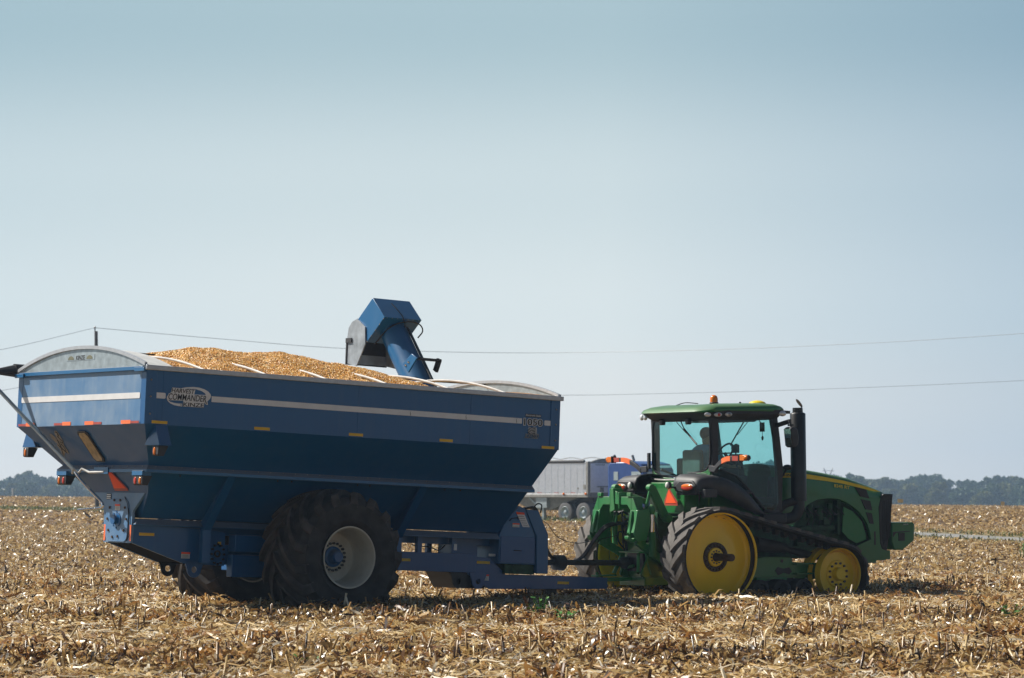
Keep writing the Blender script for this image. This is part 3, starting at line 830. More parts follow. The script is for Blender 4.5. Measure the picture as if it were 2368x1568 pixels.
# model number and tread sign
mb = MB(); text_on(mb, '1050', (3.135, 3.495, 2.99, 3.093), fside, .07, .004); num = mb.build('number_outline', M['decal'], cart)
mb = MB(); text_on(mb, '1050', (3.135, 3.495, 2.99, 3.093), fside, .012, .008); mb.build('number', M['ink'], num)
mb = MB(); text_on(mb, 'Electronic Scale', (3.17, 3.46, 3.135, 3.163), fside, .012, .006); el_ = mb.build('scale_lettering', M['decal'], cart)
mb = MB(); patch(mb, rect(3.16, 3.47, 3.122, 3.17), fside, .002); mb.build('scale_plate', M['ink'], el_)
mb = MB(); patch(mb, [(3.22, 2.86), (3.215, 2.91), (3.24, 2.96), (3.37, 2.965), (3.39, 2.93), (3.392, 2.86)], fside, .003); sf = mb.build('tread_emblem', M['ink'], cart)
mb = MB()
for k in range(4):
    v = 2.868 + k * .024
    patch(mb, [(3.215, v + .022), (3.285, v), (3.355, v + .018), (3.355, v + .024), (3.285, v + .007), (3.215, v + .028)], fside, .006)
patch(mb, [(3.362, 2.86), (3.366, 2.96), (3.374, 2.966), (3.386, 2.94), (3.39, 2.86), (3.384, 2.86), (3.380, 2.935), (3.373, 2.955), (3.370, 2.86)], fside, .006)
mb.build('tread_lines', M['decal'], sf)
mb = MB(); text_on(mb, 'SOFTRED', (3.165, 3.43, 2.79, 2.857), lambda u, v, w: fside(u + (v - 2.82) * .3, v, w), .05, .007); st = mb.build('tread_lettering', M['decal'], sf)
mb = MB(); text_on(mb, 'SOFTRED', (3.165, 3.43, 2.79, 2.857), lambda u, v, w: fside(u + (v - 2.82) * .3, v, w), .012, .0105); mb.build('tread_lettering_inner', M['ink'], sf)

# rear face decals
def frear(u, v, w): return (XR - .008 - w, -u, v)          # u runs to the right seen from behind
mb = MB(); patch(mb, roundrect(-1.84, 1.80, 3.0, 3.085, .02), frear); mb.build('rear_stripe', M['decal'], cart)
for y0, ym, y1, ordr in ((1.88, 1.64, 1.36, 0), (.76, .50, .24, 0), (-.19, -.46, -.70, 1), (-1.30, -1.58, -1.82, 1)):
    a, b2 = ((y0, ym), (ym, y1)) if ordr == 0 else ((ym, y1), (y0, ym))
    lf = .016 if abs(y0) > 1.2 else .004
    mb = MB(); patch(mb, rect(-a[0], -a[1], 2.64, 2.675), frear, lift=lf); rr_ = mb.build('rear_reflector', M['redrefl'], cart)
    mb = MB(); patch(mb, roundrect(-b2[0], -b2[1], 2.635, 2.69, .012), frear, lift=lf); mb.build('orange_half', M['orange'], rr_)
mb = MB(); fr2 = lambda u, v, w: (XR - .019 - w, -u, v)
patch(mb, rect(-.43, .42, 3.60, 3.685), fr2, .001); pl = mb.build('arch_sticker', M['galv'], cart)
mb = MB(); text_on(mb, 'KINZE', (-.14, .12, 3.612, 3.672), fr2, .02, .004); mb.build('lettering', M['plastic'], pl)
mb = MB()
for c in (-.30, .27):
    patch(mb, [(c + .09 * cos(a), 3.615 + .055 * sin(a)) for a in np.linspace(0, pi, 12)], fr2, .004)
mb.build('emblem', simple('faded_olive_ink', (.16, .16, .10), .6), pl)
# sight window on the sloped rear panel
def fslope(u, v, w):    # upper hopper rear slope: from (XR,ZC) to (-3.2,ZR)
    t_ = (ZC - v) / (ZC - ZR); x = XR + t_ * (XR * -1 + -3.2)
    nx, nz = -(ZC - ZR), -(-3.2 - XR); l = sqrt(nx * nx + nz * nz)
    return (x + nx / l * w, -u, v + nz / l * w)
def px_on_slope(u, v): return (u, v)
W_ = [(-.60, 2.56), (-.32, 2.56), (-.27, 2.52), (.17, 2.17), (.17, 2.125), (-.08, 2.125), (-.13, 2.16), (-.60, 2.52)]
W_ = [(-.12, 2.56), (.10, 2.56), (.145, 2.525), (.145, 2.16), (.10, 2.12), (-.12, 2.12), (-.165, 2.16), (-.165, 2.525)]
mb = MB(); patch(mb, W_, fslope, .004, .02); wf = mb.build('window_frame', M['plastic'], cart, bevel=.005)
cx_ = sum(p[0] for p in W_) / 8; cz_ = sum(p[1] for p in W_) / 8
mb = MB(); patch(mb, [(u + (.035 if u < cx_ else -.035) * .9, v + (.022 if v < cz_ else -.022)) for u, v in W_], fslope, .026, .003); mb.build('window_pane', M['window'], wf)
# old sticker on the slope: pale worn scroll-like flakes
M['oldsticker'] = simple('worn_sticker', (.30, .27, .23), .6, var=.2, scale=30)
mb = MB()
def blob(cx, cy, a, b2, rot, n=14):
    return [(cx + a * cos(t) * cos(rot) - b2 * sin(t) * sin(rot), cy + a * cos(t) * sin(rot) + b2 * sin(t) * cos(rot)) for t in np.linspace(0, 2 * pi, n, endpoint=False)]
patch(mb, [(-1.07, 2.52), (-1.01, 2.53), (-.94, 2.47), (-.93, 2.40), (-.97, 2.385), (-1.04, 2.40), (-1.09, 2.46)], fslope, .004)
patch(mb, [(-.85, 2.57), (-.78, 2.57), (-.77, 2.50), (-.78, 2.42), (-.84, 2.36), (-.83, 2.29), (-.86, 2.23), (-.93, 2.26), (-1.0, 2.23), (-1.08, 2.19), (-1.09, 2.22), (-1.04, 2.30), (-1.06, 2.36), (-1.0, 2.39), (-.92, 2.45), (-.90, 2.52)], fslope, .005)
so = mb.build('worn_sticker', M['oldsticker'], cart)
mb = MB()
for pl_ in ([(-.83, 2.555), (-.80, 2.54), (-.81, 2.50), (-.86, 2.49), (-.84, 2.45), (-.80, 2.43), (-.83, 2.39), (-.89, 2.41)],
            [(-.93, 2.44), (-.95, 2.36), (-1.0, 2.29), (-1.07, 2.21)], [(-1.02, 2.37), (-.95, 2.30), (-.89, 2.25)], [(-.90, 2.38), (-.87, 2.33), (-.88, 2.28)]):
    mb.tube([fslope(u, v, .010) for u, v in pl_], .006, 4)
mb.build('sticker_ink', M['plastic'], so)
# lamps
def lamp(y0, y1, z1, z0, x, lenses, name='marker_lamp'):
    mb = MB(); mb.prism([(x, z1), (x, z0 + .015), (x + .02, z0), (x + .10, z0), (x + .17, z1)], 1, y0, y1)
    l_ = mb.build(name, M['plastic'], cart, bevel=.008)
    for (ya, yb, mt) in lenses:
        mb = MB(); mb.ball(((x - .002), (ya + yb) / 2, (z0 + z1) / 2 - .005), (.014, abs(yb - ya) / 2, (z1 - z0) / 2 * .78), 12, 8); mb.build('lens', M[mt], l_)
lamp(-1.30, -1.02, 1.905, 1.765, -3.30, ((-1.27, -1.20, 'amber'), (-1.13, -1.06, 'redlens')), 'tail_lamp')
lamp(1.02, 1.30, 1.905, 1.765, -3.30, ((1.27, 1.20, 'amber'), (1.13, 1.06, 'redlens')), 'tail_lamp')
mb = MB(); mb.box(-3.31, -3.16, -1.31, -1.0, 1.905, 1.975); mb.box(-3.31, -3.16, 1.0, 1.31, 1.905, 1.975); mb.split('lamp_bracket', M['blue_hi'], cart, bevel=.004)
lamp(-2.07, -1.90, 2.325, 2.18, -3.5, ((-2.00, -1.93, 'amber'),))
lamp(1.90, 2.07, 2.325, 2.18, -3.5, ((2.03, 1.96, 'amber'),))
for s in (-1, 1):
    mb = MB(); mb.prism([(s * 1.66, 2.33), (s * 2.10, 2.33), (s * 1.955, 2.625), (s * 1.90, 2.625)], 0, -3.50, -3.30)
    mb.split('lamp_bracket', M['blue'], cart, bevel=.004)
# slow vehicle emblem on lower slope
def fl2(u, v, w):
    t_ = (ZR - v) / (ZR - 1.65); x = -3.2 + t_ * .265
    return (x - w, -u, v)
# lower rear hopper panel, gusset and boot
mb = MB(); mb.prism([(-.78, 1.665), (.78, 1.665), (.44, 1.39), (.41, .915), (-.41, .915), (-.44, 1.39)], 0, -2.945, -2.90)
bt = mb.build('rear_boot', M['blue_rear_lit'], cart, bevel=.006)
mb = MB(); mb.prism(roundrect(-.33, .335, .93, 1.565, .12, 5), 0, -2.962, -2.946); dr = mb.build('clean_out_door', M['blue_rear_lit'], bt, bevel=.004)
mb = MB(); mb.tube([(-2.955, -.20, 1.60), (-2.96, -.30, 1.5), (-2.96, -.355, 1.33), (-2.96, -.365, 1.05), (-2.955, -.30, .95)], .008, 6); mb.build('door_edge', M['black'], bt)
mb = MB()
for y, z in ((.09, 1.55), (-.09, 1.55), (.22, 1.44), (-.24, 1.44), (.28, 1.27), (-.29, 1.27), (.24, 1.10), (-.22, 1.10), (.11, 1.0), (-.05, 1.01)):
    mb.tube([(-2.96, y, z), (-2.978, y, z)], .02, 6)
mb.split('door_bolt', M['rust'], dr)
mb = MB(); mb.tube([(-2.945, .03, 1.26), (-3.02, .03, 1.26)], .07, 14); mb.tube([(-2.95, -.03, 1.26), (-2.975, -.03, 1.26)], .10, 14)
for a in np.linspace(0, 2 * pi, 8, endpoint=False): mb.tube([(-2.95, .01 + .11 * cos(a), 1.26 + .12 * sin(a)), (-2.972, .01 + .11 * cos(a), 1.26 + .12 * sin(a))], .016, 6)
mb.build('bearing', M['blue'], dr)
def fboot(u, v, w): return (-2.962 - w, -u, v)
def warn(frame, u0, u1, v0, v1, parent, lift=.004, n=4):
    mb = MB(); patch(mb, rect(u0, u1, v0, v1), frame, lift); wl = mb.build('warning_label', M['white'], parent)
    mb = MB(); patch(mb, rect(u0, u1, v1 - (v1 - v0) * .3, v1), frame, lift + .003); mb.build('label_header', M['brightred'], wl)
    mb = MB()
    for k in range(n): 
        v = v0 + (v1 - v0) * (.1 + .13 * k); patch(mb, rect(u0 + (u1 - u0) * .12, u1 - (u1 - u0) * (.12 + .1 * (k % 2)), v, v + (v1 - v0) * .05), frame, lift + .003)
    mb.build('label_lines', M['steel'], wl)
    return wl
warn(fboot, -.06, .09, 1.40, 1.49, dr, .003)
mb = MB(); fbt = lambda u, v, w: (-2.946 - w, -u, v); patch(mb, rect(-.36, -.22, 1.56, 1.65), fbt); lb = mb.build('small_label', M['ink'], bt)
mb = MB()
for k in range(3): patch(mb, rect(-.35, -.23, 1.57 + .027 * k, 1.585 + .027 * k), fbt, .007)
mb.build('label_lines', M['decal'], lb)
for y in (.375, -.40):
    mb = MB(); patch(mb, rect(-y - .025, -y + .025, .945, 1.185), fbt, .004); mb.build('boot_reflector', M['orange'], cart)
mb = MB(); patch(mb, [(.01, 1.985), (.11, 1.985), (.35, 1.725), (.33, 1.69), (-.06, 1.69), (-.07, 1.725)], fl2, .012, .006); sm_ = mb.build('slow_vehicle_emblem', M['redrefl'], cart)
mb = MB(); patch(mb, [(.035, 1.975), (.085, 1.975), (.305, 1.725), (-.04, 1.725)], fl2, .020, .003); mb.build('emblem_face', M['brightred'], sm_)
# tarp roller on the far side with crank
mb = MB(); mb.tube([(XF, HW + .12, ZT + .12), (XR - .05, HW + .12, ZT + .11)], .085, 14); tp = mb.build('rolled_tarp', M['plastic'], cart)
mb = MB(); mb.tube([(XR - .02, 2.08, 3.50), (XR - .28, 2.09, 3.475), (-4.18, 2.1, 3.44)], [.10, .055, .035], 10); mb.build('tarp_roller_end', M['plastic'], cart)
mb = MB(); cp = [(-4.18, 2.1, 3.44), (-4.16, 2.08, 3.36), (-3.40, .55, 1.96)]
mb.tube(cp, .030, 10); ck = mb.build('crank_pole', M['galv'], cart)
mb = MB(); mb.tube(bez([(-3.42, .62, 2.03), (-3.38, .40, 1.83), (-3.22, .10, 1.55), (-3.2, .015, 1.47), (-3.21, .04, 1.43), (-3.28, .18, 1.41), (-3.42, .38, 1.38)], 6), .021, 10); mb.build('crank_handle', M['chrome'], ck)
mb = MB(); mb.tube([(-3.36, .32, 1.39), (-3.33, .30, 1.33), (-3.30, .22, 1.285)], [.013, .013, .020], 8); mb.build('grip', M['steel'], ck)
mb = MB(); mb.tube([(-3.28, -.12, 1.96), (-3.30, .30, 1.95), (-3.36, .42, 2.0), (-3.38, .50, 1.93), (-3.44, .54, 2.0), (-3.42, .60, 1.93)], .020, 8); mb.build('crank_holder', M['white'], cart)
mb = MB(); mb.box(-3.29, -3.275, -.25, .18, 1.93, 2.03); mb.build('holder_plate', M['blue_hi'], cart, bevel=.003)
# braces
def brace(x, s, name='hopper_brace'):
    mb = MB()
    mb.prism([(s * .42, .66), (s * .62, .66), (s * .60, 1.15), (s * 1.27, 1.96), (s * 1.12, 1.96), (s * .44, 1.26)], 0, x + .03, x + .05)
    mb.loft([[(x - .03, s * a, z), (x + .11, s * a, z), (x + .11, s * (a + .02), z), (x - .03, s * (a + .02), z)] for a, z in ((.62, .66), (.60, 1.15), (1.27, 1.96))])
    return mb.build(name, M['blue'], cart, smooth=False)
brace(-1.80, -1); brace(-1.80, 1); brace(1.70, -1); brace(1.70, 1)
# frame
for s in (-1, 1):
    mb = MB(); y0, y1 = (-.40, -.36) if s < 0 else (.36, .40)
    mb.prism([(-2.90, 1.20), (-2.90, .915), (-2.02, .64), (-1.30, .62), (-1.30, 1.13), (-1.6, 1.17)], 1, y0, y1)
    mb.prism([(-1.30, .64), (3.45, .64), (3.45, .94), (-1.30, .94)], 1, y0 * .94, y1 * .94)
    mb.build('frame_side', M['blue'], cart, bevel=.005)
mb = MB(); mb.add([(-2.87, -.36, .92), (-2.87, .36, .92), (-2.02, .36, .65), (-2.02, -.36, .65)], [(0, 1, 2, 3)])
mb.box(-2.0, -1.3, -.36, .36, .63, .65); mb.build('frame_floor', M['under'], cart, smooth=False)
for x0, x1 in ((2.29, 2.38), (2.96, 3.05)):
    for y in (-.375, .30):
        mb = MB(); mb.box(x0, x1, y, y + .075, .94, 1.20); mb.build('frame_post', M['blue'], cart, bevel=.004)
mb = MB(); mb.box(-2.8, 3.83, -.22, .22, 1.08, 1.21); mb.build('auger_trough', M['blue'], cart)
mb = MB(); mb.box(3.1, 3.6, -.2, .2, .9, 1.1); mb.box(1.7, 2.0, -.2, .2, .9, 1.1); mb.split('trough_support', M['blue'], cart)
mb = MB()
mb.box(-1.25, -.62, -.62, -.42, .84, 1.10); mb.box(-1.28, -.60, -.60, -.44, .46, .80); mb.box(-.8, .8, -.5, .5, .55, .72)
mb.split('suspension_block', M['blue'], cart, bevel=.01)
mb = MB(); mb.tube([(0, -1.45, .82), (0, 1.45, .82)], .09, 14); mb.box(-.35, .35, -.62, .62, .66, .98); mb.build('axle', M['blue'], cart)
mb = MB(); mb.lathe([(-.435, .03), (-.435, .055), (-.45, .055), (-.45, .03)], (-1.45, 0, .80), n=20, closed=True)
for k in range(12):
    a = 2 * pi * k / 12; mb.box(-1.46 + .11 * cos(a), -1.43 + .11 * cos(a), -.46, -.43, .78 + .15 * sin(a), .81 + .15 * sin(a))
mb.build('chain_drive', M['black'], cart)
def lug(x, z, y, m):
    mb = MB(); n = 20; vs = []; fs = []
    for yy in (y, y + .025):
        for k in range(n):
            a = 2 * pi * k / n
            ox = x + .12 * cos(a); oz = z + .12 * sin(a)
            if sin(a) > .2: ox = x + (.17 if cos(a) > 0 else -.17) * min(1, abs(cos(a)) * 1.6); oz = z + .13
            vs += [(ox, yy, oz), (x + .048 * cos(a), yy, z + .048 * sin(a))]
    for k in range(n):
        k2 = (k + 1) % n
        a, b2, c, d = 2 * k, 2 * k + 1, 2 * k2, 2 * k2 + 1; o = 2 * n
        fs += [(a, c, d, b2), (a + o, b2 + o, d + o, c + o), (a, a + o, c + o, c), (b2, d, d + o, b2 + o)]
    mb.add(vs, fs); return mb.build('tie_down_lug', m, cart, smooth=False)
lug(-1.82, .55, -.40, M['blue']); lug(-1.82, .55, .38, M['black']); lug(3.11, .50, -.39, M['black']); lug(3.50, .50, -.39, M['blue'])
# tongue
tg = []
for s in (-1, 1):
    y0, y1 = (-.36, -.33) if s < 0 else (.33, .36)
    mb = MB(); mb.prism([(3.30, .90), (3.30, .62), (3.75, .385), (6.2, .44), (6.2, .63), (4.08, .625), (3.75, .885), (3.42, .90)], 1, y0, y1)
    tg.append(mb.build('tongue', M['blue'], cart, bevel=.006) if s < 0 else mb.build('tongue', M['blue'], cart))
mb = MB(); mb.box(4.1, 6.19, -.33, .33, .45, .62); mb.build('tongue_plate', M['blue'], cart)
mb = MB(); mb.box(6.18, 6.36, -.10, .10, .46, .60); mb.build('hitch_clevis', M['rust'], cart, bevel=.01)
mb = MB(); mb.prism([(2.95, .64), (3.32, .64), (3.7, .385), (3.12, .385)], 1, -.32, .32); mb.box(4.98, 5.22, -.25, .25, .33, .44); mb.split('jack_block', M['black'], cart)
def ftg(u, v, w): return (u, -.36 - w, v)
def ffr(u, v, w): return (u, -.376 - w, v)
for (u0, u1, v, fr_) in ((3.48, 3.74, .81, ftg), (5.14, 5.38, .52, ftg), (1.93, 2.16, .81, ffr), (-2.80, -2.54, 1.055, lambda u, v, w: (u, -.40 - w, v))):
    mb = MB(); patch(mb, rect(u0, u1, v - .022, v + .022), fr_); mb.build('side_reflector', M['yellowrefl'], cart)
warn(ftg, 3.59, 3.73, .52, .62, cart)
warn(lambda u, v, w: (u, -.40 - w, v), -2.06, -1.91, .715, .81, cart)
mb = MB(); patch(mb, rect(3.70, 3.84, .915, .955), ftg, .02); lb = mb.build('small_label', M['white'], cart)
mb = MB(); patch(mb, rect(3.0, 3.06, .99, 1.09), lambda u, v, w: (u - .0, -.376 - w, v), .003); mb.build('small_label', M['decal'], cart)
mb = MB(); patch(mb, rect(-1.44, -1.38, .94, .985), lambda u, v, w: (u, -.40 - w, v), .02); mb.build('small_label', M['yellowrefl'], cart)
# gearbox housing
mb = MB(); mb.prism([(3.835, .80), (3.835, 1.27), (3.95, 1.50), (4.22, 1.75), (4.34, 1.71), (4.56, 1.28), (4.58, .80)], 1, -.47, .47)
gb = mb.build('gearbox_housing', M['blue_hi'], cart, bevel=.01)
mb = MB(); mb.prism([(4.34, 1.70), (4.60, 1.69), (4.82, 1.30), (4.84, .66), (4.60, .66), (4.58, 1.27)], 1, -.49, .49); mb.build('front_shield', M['blue_hi'], gb, bevel=.01)
mb = MB(); mb.prism([(3.86, .82), (3.86, 1.245), (4.55, 1.245), (4.56, .82)], 1, -.485, -.47); dpn = mb.build('housing_door', M['blue'], gb, bevel=.003)
mb = MB(); mb.tube([(4.13, -.487, 1.02), (4.13, -.50, 1.025), (4.27, -.50, 1.02), (4.27, -.487, 1.02)], .007, 6); mb.tube([(4.03, -.472, 1.50), (4.05, -.50, 1.54), (4.18, -.50, 1.56), (4.20, -.472, 1.53)], .008, 6); mb.build('handle', M['black'], dpn)
def fgb(u, v, w): return (u, -.47 - w, v)
mb = MB(); patch(mb, [(4.15, 1.65), (4.31, 1.645), (4.44, 1.41), (4.30, 1.41)], fgb, .003); wl = mb.build('warning_label', M['decal'], gb)
mb = MB(); patch(mb, [(4.15, 1.65), (4.31, 1.645), (4.33, 1.61), (4.17, 1.61)], fgb, .007); mb.build('label_header', M['brightred'], wl)
mb = MB()
for k in range(5): patch(mb, [(4.19 + .027 * k, 1.585 - .035 * k), (4.31 + .022 * k, 1.585 - .035 * k), (4.315 + .022 * k, 1.575 - .035 * k), (4.195 + .027 * k, 1.575 - .035 * k)], fgb, .007)
mb.build('label_lines', M['steel'], wl)
warn(fgb, 4.09, 4.23, 1.40, 1.465, gb, .003, 2)
mb = MB(); mb.box(4.0, 4.6, -.42, .42, .64, .80); mb.tube([(4.2, -.44, .72), (4.2, .44, .72)], .07, 12); mb.build('gearbox', M['engine'], gb)
# pto shaft and hoses
mb = MB(); mb.tube([(4.80, 0, .84), (5.20, 0, .845), (5.3, 0, .85)], [.06, .05, .045], 12); mb.tube([(5.3, 0, .85), (6.88, .02, .885)], .048, 14)
sh = mb.build('pto_shaft', M['plastic'], cart)
mb = MB(); mb.lathe([(5.32, .05), (5.34, .125), (5.52, .13), (5.54, .11), (5.52, .105), (5.36, .09)], (0, 0, .85), 'x', 24); mb.build('shaft_guard', M['plastic'], sh)
mb = MB(); mb.lathe([(6.74, .05), (6.80, .09), (6.90, .105), (6.98, .10), (6.99, .05)], (0, .02, .885), 'x', 20); mb.build('shaft_bell', M['fender'], sh)
def hose(pts, r, name='hydraulic_hose', m='black', parent=None):
    mb = MB(); mb.tube(bez(pts, 8), r, 8); return mb.build(name, M[m], parent or cart)
for k in range(3):
    o = .03 * k
    hose([(4.55, -.2 + o, 1.72), (4.74, -.2 + o, 1.74 - o * .3), (4.88, -.15 + o, 1.60), (5.0, -.1 + o, 1.35), (5.14, -.05 + o, 1.08), (5.34, o, .92), (5.7, .02 + o, .86), (5.95, .0 + o, .96), (6.15, -.02 + o, 1.22), (6.40, .0 + o, 1.45 + o * .4), (6.66, .0 + o, 1.53 + o * .5), (6.95, .02 + o, 1.56)], .018)
hose([(4.80, -.1, 1.60), (5.16, 0, 1.49), (5.38, 0, 1.28), (5.71, 0, 1.19), (6.02, 0, 1.21), (6.7, 0, 1.35)], .006, 'control_cable')
hose([(4.62, -.3, 1.72), (4.70, -.32, 1.80), (4.82, -.28, 1.78), (4.86, -.2, 1.66)], .012)
hose([(2.3, -.2, 1.05), (2.6, -.3, 1.02), (2.75, -.3, .98), (2.95, -.2, 1.06)], .010, 'control_cable')
# auger
AX = 4.12
def axp(t): return Vector((AX, -.03 + .657 * t, 1.0 + .754 * t))
mb = MB(); mb.tube([axp(-.1), axp(5.02)], .235, 36); au = mb.build('auger_tube', M['blue_au'], cart)
mb = MB(); mb.lathe([(0, .235), (0, .27), (.05, .27), (.05, .235)], n=32, closed=True)
rot = Vector((0, .657, .754)).to_track_quat('Y', 'Z').to_matrix().to_4x4()
mb.v = [tuple((Matrix.Translation(axp(3.0)) @ rot) @ Vector(p)) for p in mb.v]; mb.build('tube_flange', M['blue_au'], au)
hood = [(3.33, 5.30), (2.93, 4.95), (3.46, 4.53), (3.52, 4.80), (3.77, 4.95)]
hood = [(3.33, 5.30), (2.94, 4.95), (3.46, 4.53), (3.78, 4.93)]
mb = MB(); mb.prism(hood, 0, 3.74, 4.52); hd = mb.build('auger_hood', M['blue_au'], cart, bevel=.006)
mb = MB()
for k in range(7):
    a = k / 6; mb.ball((3.80 + .66 * a, 2.955, 4.945), .012, 6, 4)
for k in range(5):
    a = k / 4; p = Vector((3.735, 2.96 + .48 * a, 4.92 - .38 * a)); mb.ball(p, .012, 6, 4)
mb.split('hood_bolt', M['steel'], hd)
so_ = [(3.47, 4.50), (3.50, 4.80), (3.74, 4.94), (3.90, 4.89), (4.00, 4.79), (4.035, 4.60), (4.01, 4.18), (3.72, 4.12)]
mb = MB(); mb.prism(so_, 0, 3.715, 3.735); mb.prism([(y - (.06 if i in (0, 7) else 0), z) for i, (y, z) in enumerate(so_)], 0, 4.53, 4.545)
bk = [(3.74, 4.94), (3.90, 4.89), (4.00, 4.79), (4.035, 4.60), (4.01, 4.18)]
mb.loft([[(3.72, y, z), (4.54, y, z), (4.54, y + .012, z + .012), (3.72, y + .012, z + .012)] for y, z in bk])
sp_ = mb.build('discharge_spout', M['spout'], cart, smooth=False)
mb = MB(); mb.box(3.70, 4.56, 4.02, 4.05, 4.16, 4.58); mb.box(3.69, 3.715, 3.88, 4.05, 4.54, 4.62); mb.build('rubber_flap', M['plastic'], sp_)
mb = MB(); p = axp(4.02)
mb.prism([(2.47, 4.13), (2.22, 4.30), (2.06, 4.22), (2.30, 3.98)], 0, 3.83, 3.86); mb.build('rest_bracket', M['blue_au'], au, bevel=.004)
mb = MB(); mb.bar((3.84, 2.20, 4.22), (4.40, 2.20, 4.22), .14, .04); mb.bar((4.40, 2.20, 4.24), (4.40, 2.30, 4.04), .05, .10); mb.build('rest_arm', M['plastic'], au)
mb = MB(); mb.ball((3.825, 2.30, 4.16), .02, 8, 5); mb.ball((3.825, 2.38, 4.11), .02, 8, 5); mb.split('bolt', M['chrome'], au)
for k, (o, r) in enumerate(((.0, .018), (.05, .014), (.09, .022))):
    off = Vector((.10 + o, -.20 + o * .9, .14 - o * .3)); 
    hose([axp(2.2) + off, axp(3.3) + off * 1.02, axp(4.2) + off * 1.05, axp(4.85) + off * 1.05], r, 'auger_hose', 'black', au)
hose([(3.80, 3.30, 4.50), (3.95, 3.05, 4.80), (4.2, 2.90, 4.90), (4.5, 2.98, 4.88), (4.66, 3.1, 4.78), (4.62, 3.18, 4.66)], .012, 'auger_hose', 'black', au)
hose([(4.05, 3.20, 5.22), (4.08, 3.05, 5.1), (4.13, 2.95, 4.97), (4.15, 2.9, 4.8)], .009, 'control_cable', 'black', au)
mb = MB(); mb.tube([axp(1.2) + Vector((.1, -.24, .1)), axp(2.9) + Vector((.1, -.24, .1))], .035, 10); mb.build('fold_cylinder', M['blue'], au)
# wheels
def cart_wheel(y, s):
    w = empty('wheel', cart, (0, y, .82))
    tyre_mb(1.03, .45, 1.02, 17, .078, .10, .60 , ground=-.87, n=120).build('tyre', [M['rubber'], M['lugdust']], w, ang=28)
    mb = MB(); q = s
    prof = [(.50, .455), (.515, .47), (.515, .45), (.49, .435), (.44, .42), (.40, .405), (.20, .395), (.08, .39), (.045, .37), (.04, .25), (.05, .235), (.05, .12)]
    mb.lathe([(q * a, r) for a, r in prof], n=64, caps=False); mb.lathe([(q * a, r) for a, r in ((.05, .12), (.05, .0))], n=24, caps=False)
    mb.lathe([(q * a, r) for a, r in ((.02, .40), (-.50, .43), (-.50, .45))], n=48, caps=False)
    rim = mb.build('rim', M['cream'], w, ang=30)
    rim.data.flip_normals() if 0 else None
    mb = MB(); mb.lathe([(q * .05, .16), (q * .08, .155), (q * .09, .12), (q * .12, .10), (q * .20, .095), (q * .22, .075), (q * .22, 0)], n=28); mb.build('hub', M['blue'], w)
    mb = MB()
    for k in range(20):
        a = 2 * pi * k / 20; c = (.205 * cos(a), .205 * sin(a)); mb.tube([(c[0], q * .045, c[1]), (c[0], q * .085, c[1])], .020, 8)
    mb.split('wheel_nut', M['black'], w)
    return w
cart_wheel(-1.36, -1); cart_wheel(1.36, 1)

# corn heap (kernels show as relief and colour specks)
m, t, b = mat('corn_kernels')
nd = t.nodes.new; ln = t.links.new; tcn = nd('ShaderNodeTexCoord')
vo = nd('ShaderNodeTexVoronoi'); vo.inputs['Scale'].default_value = 45; ln(tcn.outputs['Object'], vo.inputs['Vector'])
r_ = nd('ShaderNodeValToRGB'); els = r_.color_ramp.elements
while len(els) < 5: els.new(.5)
for e, (p, c) in zip(els, ((0, (.20, .07, .015)), (.2, (.52, .22, .035)), (.5, (.78, .39, .065)), (.8, (.88, .53, .14)), (1, (.95, .78, .45)))): e.position = p; e.color = (*c, 1)
sx = nd('ShaderNodeSeparateColor'); ln(vo.outputs['Color'], sx.inputs[0]); ln(sx.outputs[0], r_.inputs[0]); ln(r_.outputs[0], b.inputs['Base Color'])
b.inputs['Roughness'].default_value = .32
bp = nd('ShaderNodeBump'); bp.inputs['Strength'].default_value = 1; bp.inputs['Distance'].default_value = .02; bp.invert = True
ln(vo.outputs['Distance'], bp.inputs['Height']); ln(bp.outputs[0], b.inputs['Normal'])
M['corn'] = m
def heap_z(x, y):
    hx = np.interp(x, [-3.64, -2.9, -2.4, -2.0, -1.6, -.4, .43, 1.07, 1.5, 1.93, 2.3, 2.8, 3.8], [3.45, 3.70, 3.80, 3.89, 3.95, 3.97, 3.94, 3.88, 3.81, 3.71, 3.56, 3.3, 3.05])
    ex = np.interp(x, [-3.64, 1.3, 1.9, 2.6, 3.8], [3.38, 3.38, 3.33, 3.05, 2.95])
    return hx - (hx - ex) * np.where(y < .4, (.4 - y) / 2.32, (y - .4) / 1.52) ** 1.4 + .030 * np.sin(2.3 * x + 1.6 * y) * np.sin(3.1 * y - 1.3 * x) + .018 * np.sin(5.1 * x + 2.2 * np.sin(2 * y)) + .008 * np.sin(11 * x + 3 * np.sin(7 * y))
xs_ = np.linspace(-3.635, 3.78, 220); ys_ = np.linspace(-1.915, 1.915, 120)
heap = grid_mesh('corn_heap', xs_, ys_, lambda X, Y: heap_z(X, Y) + RNG.normal(0, .004, X.shape), M['corn'])
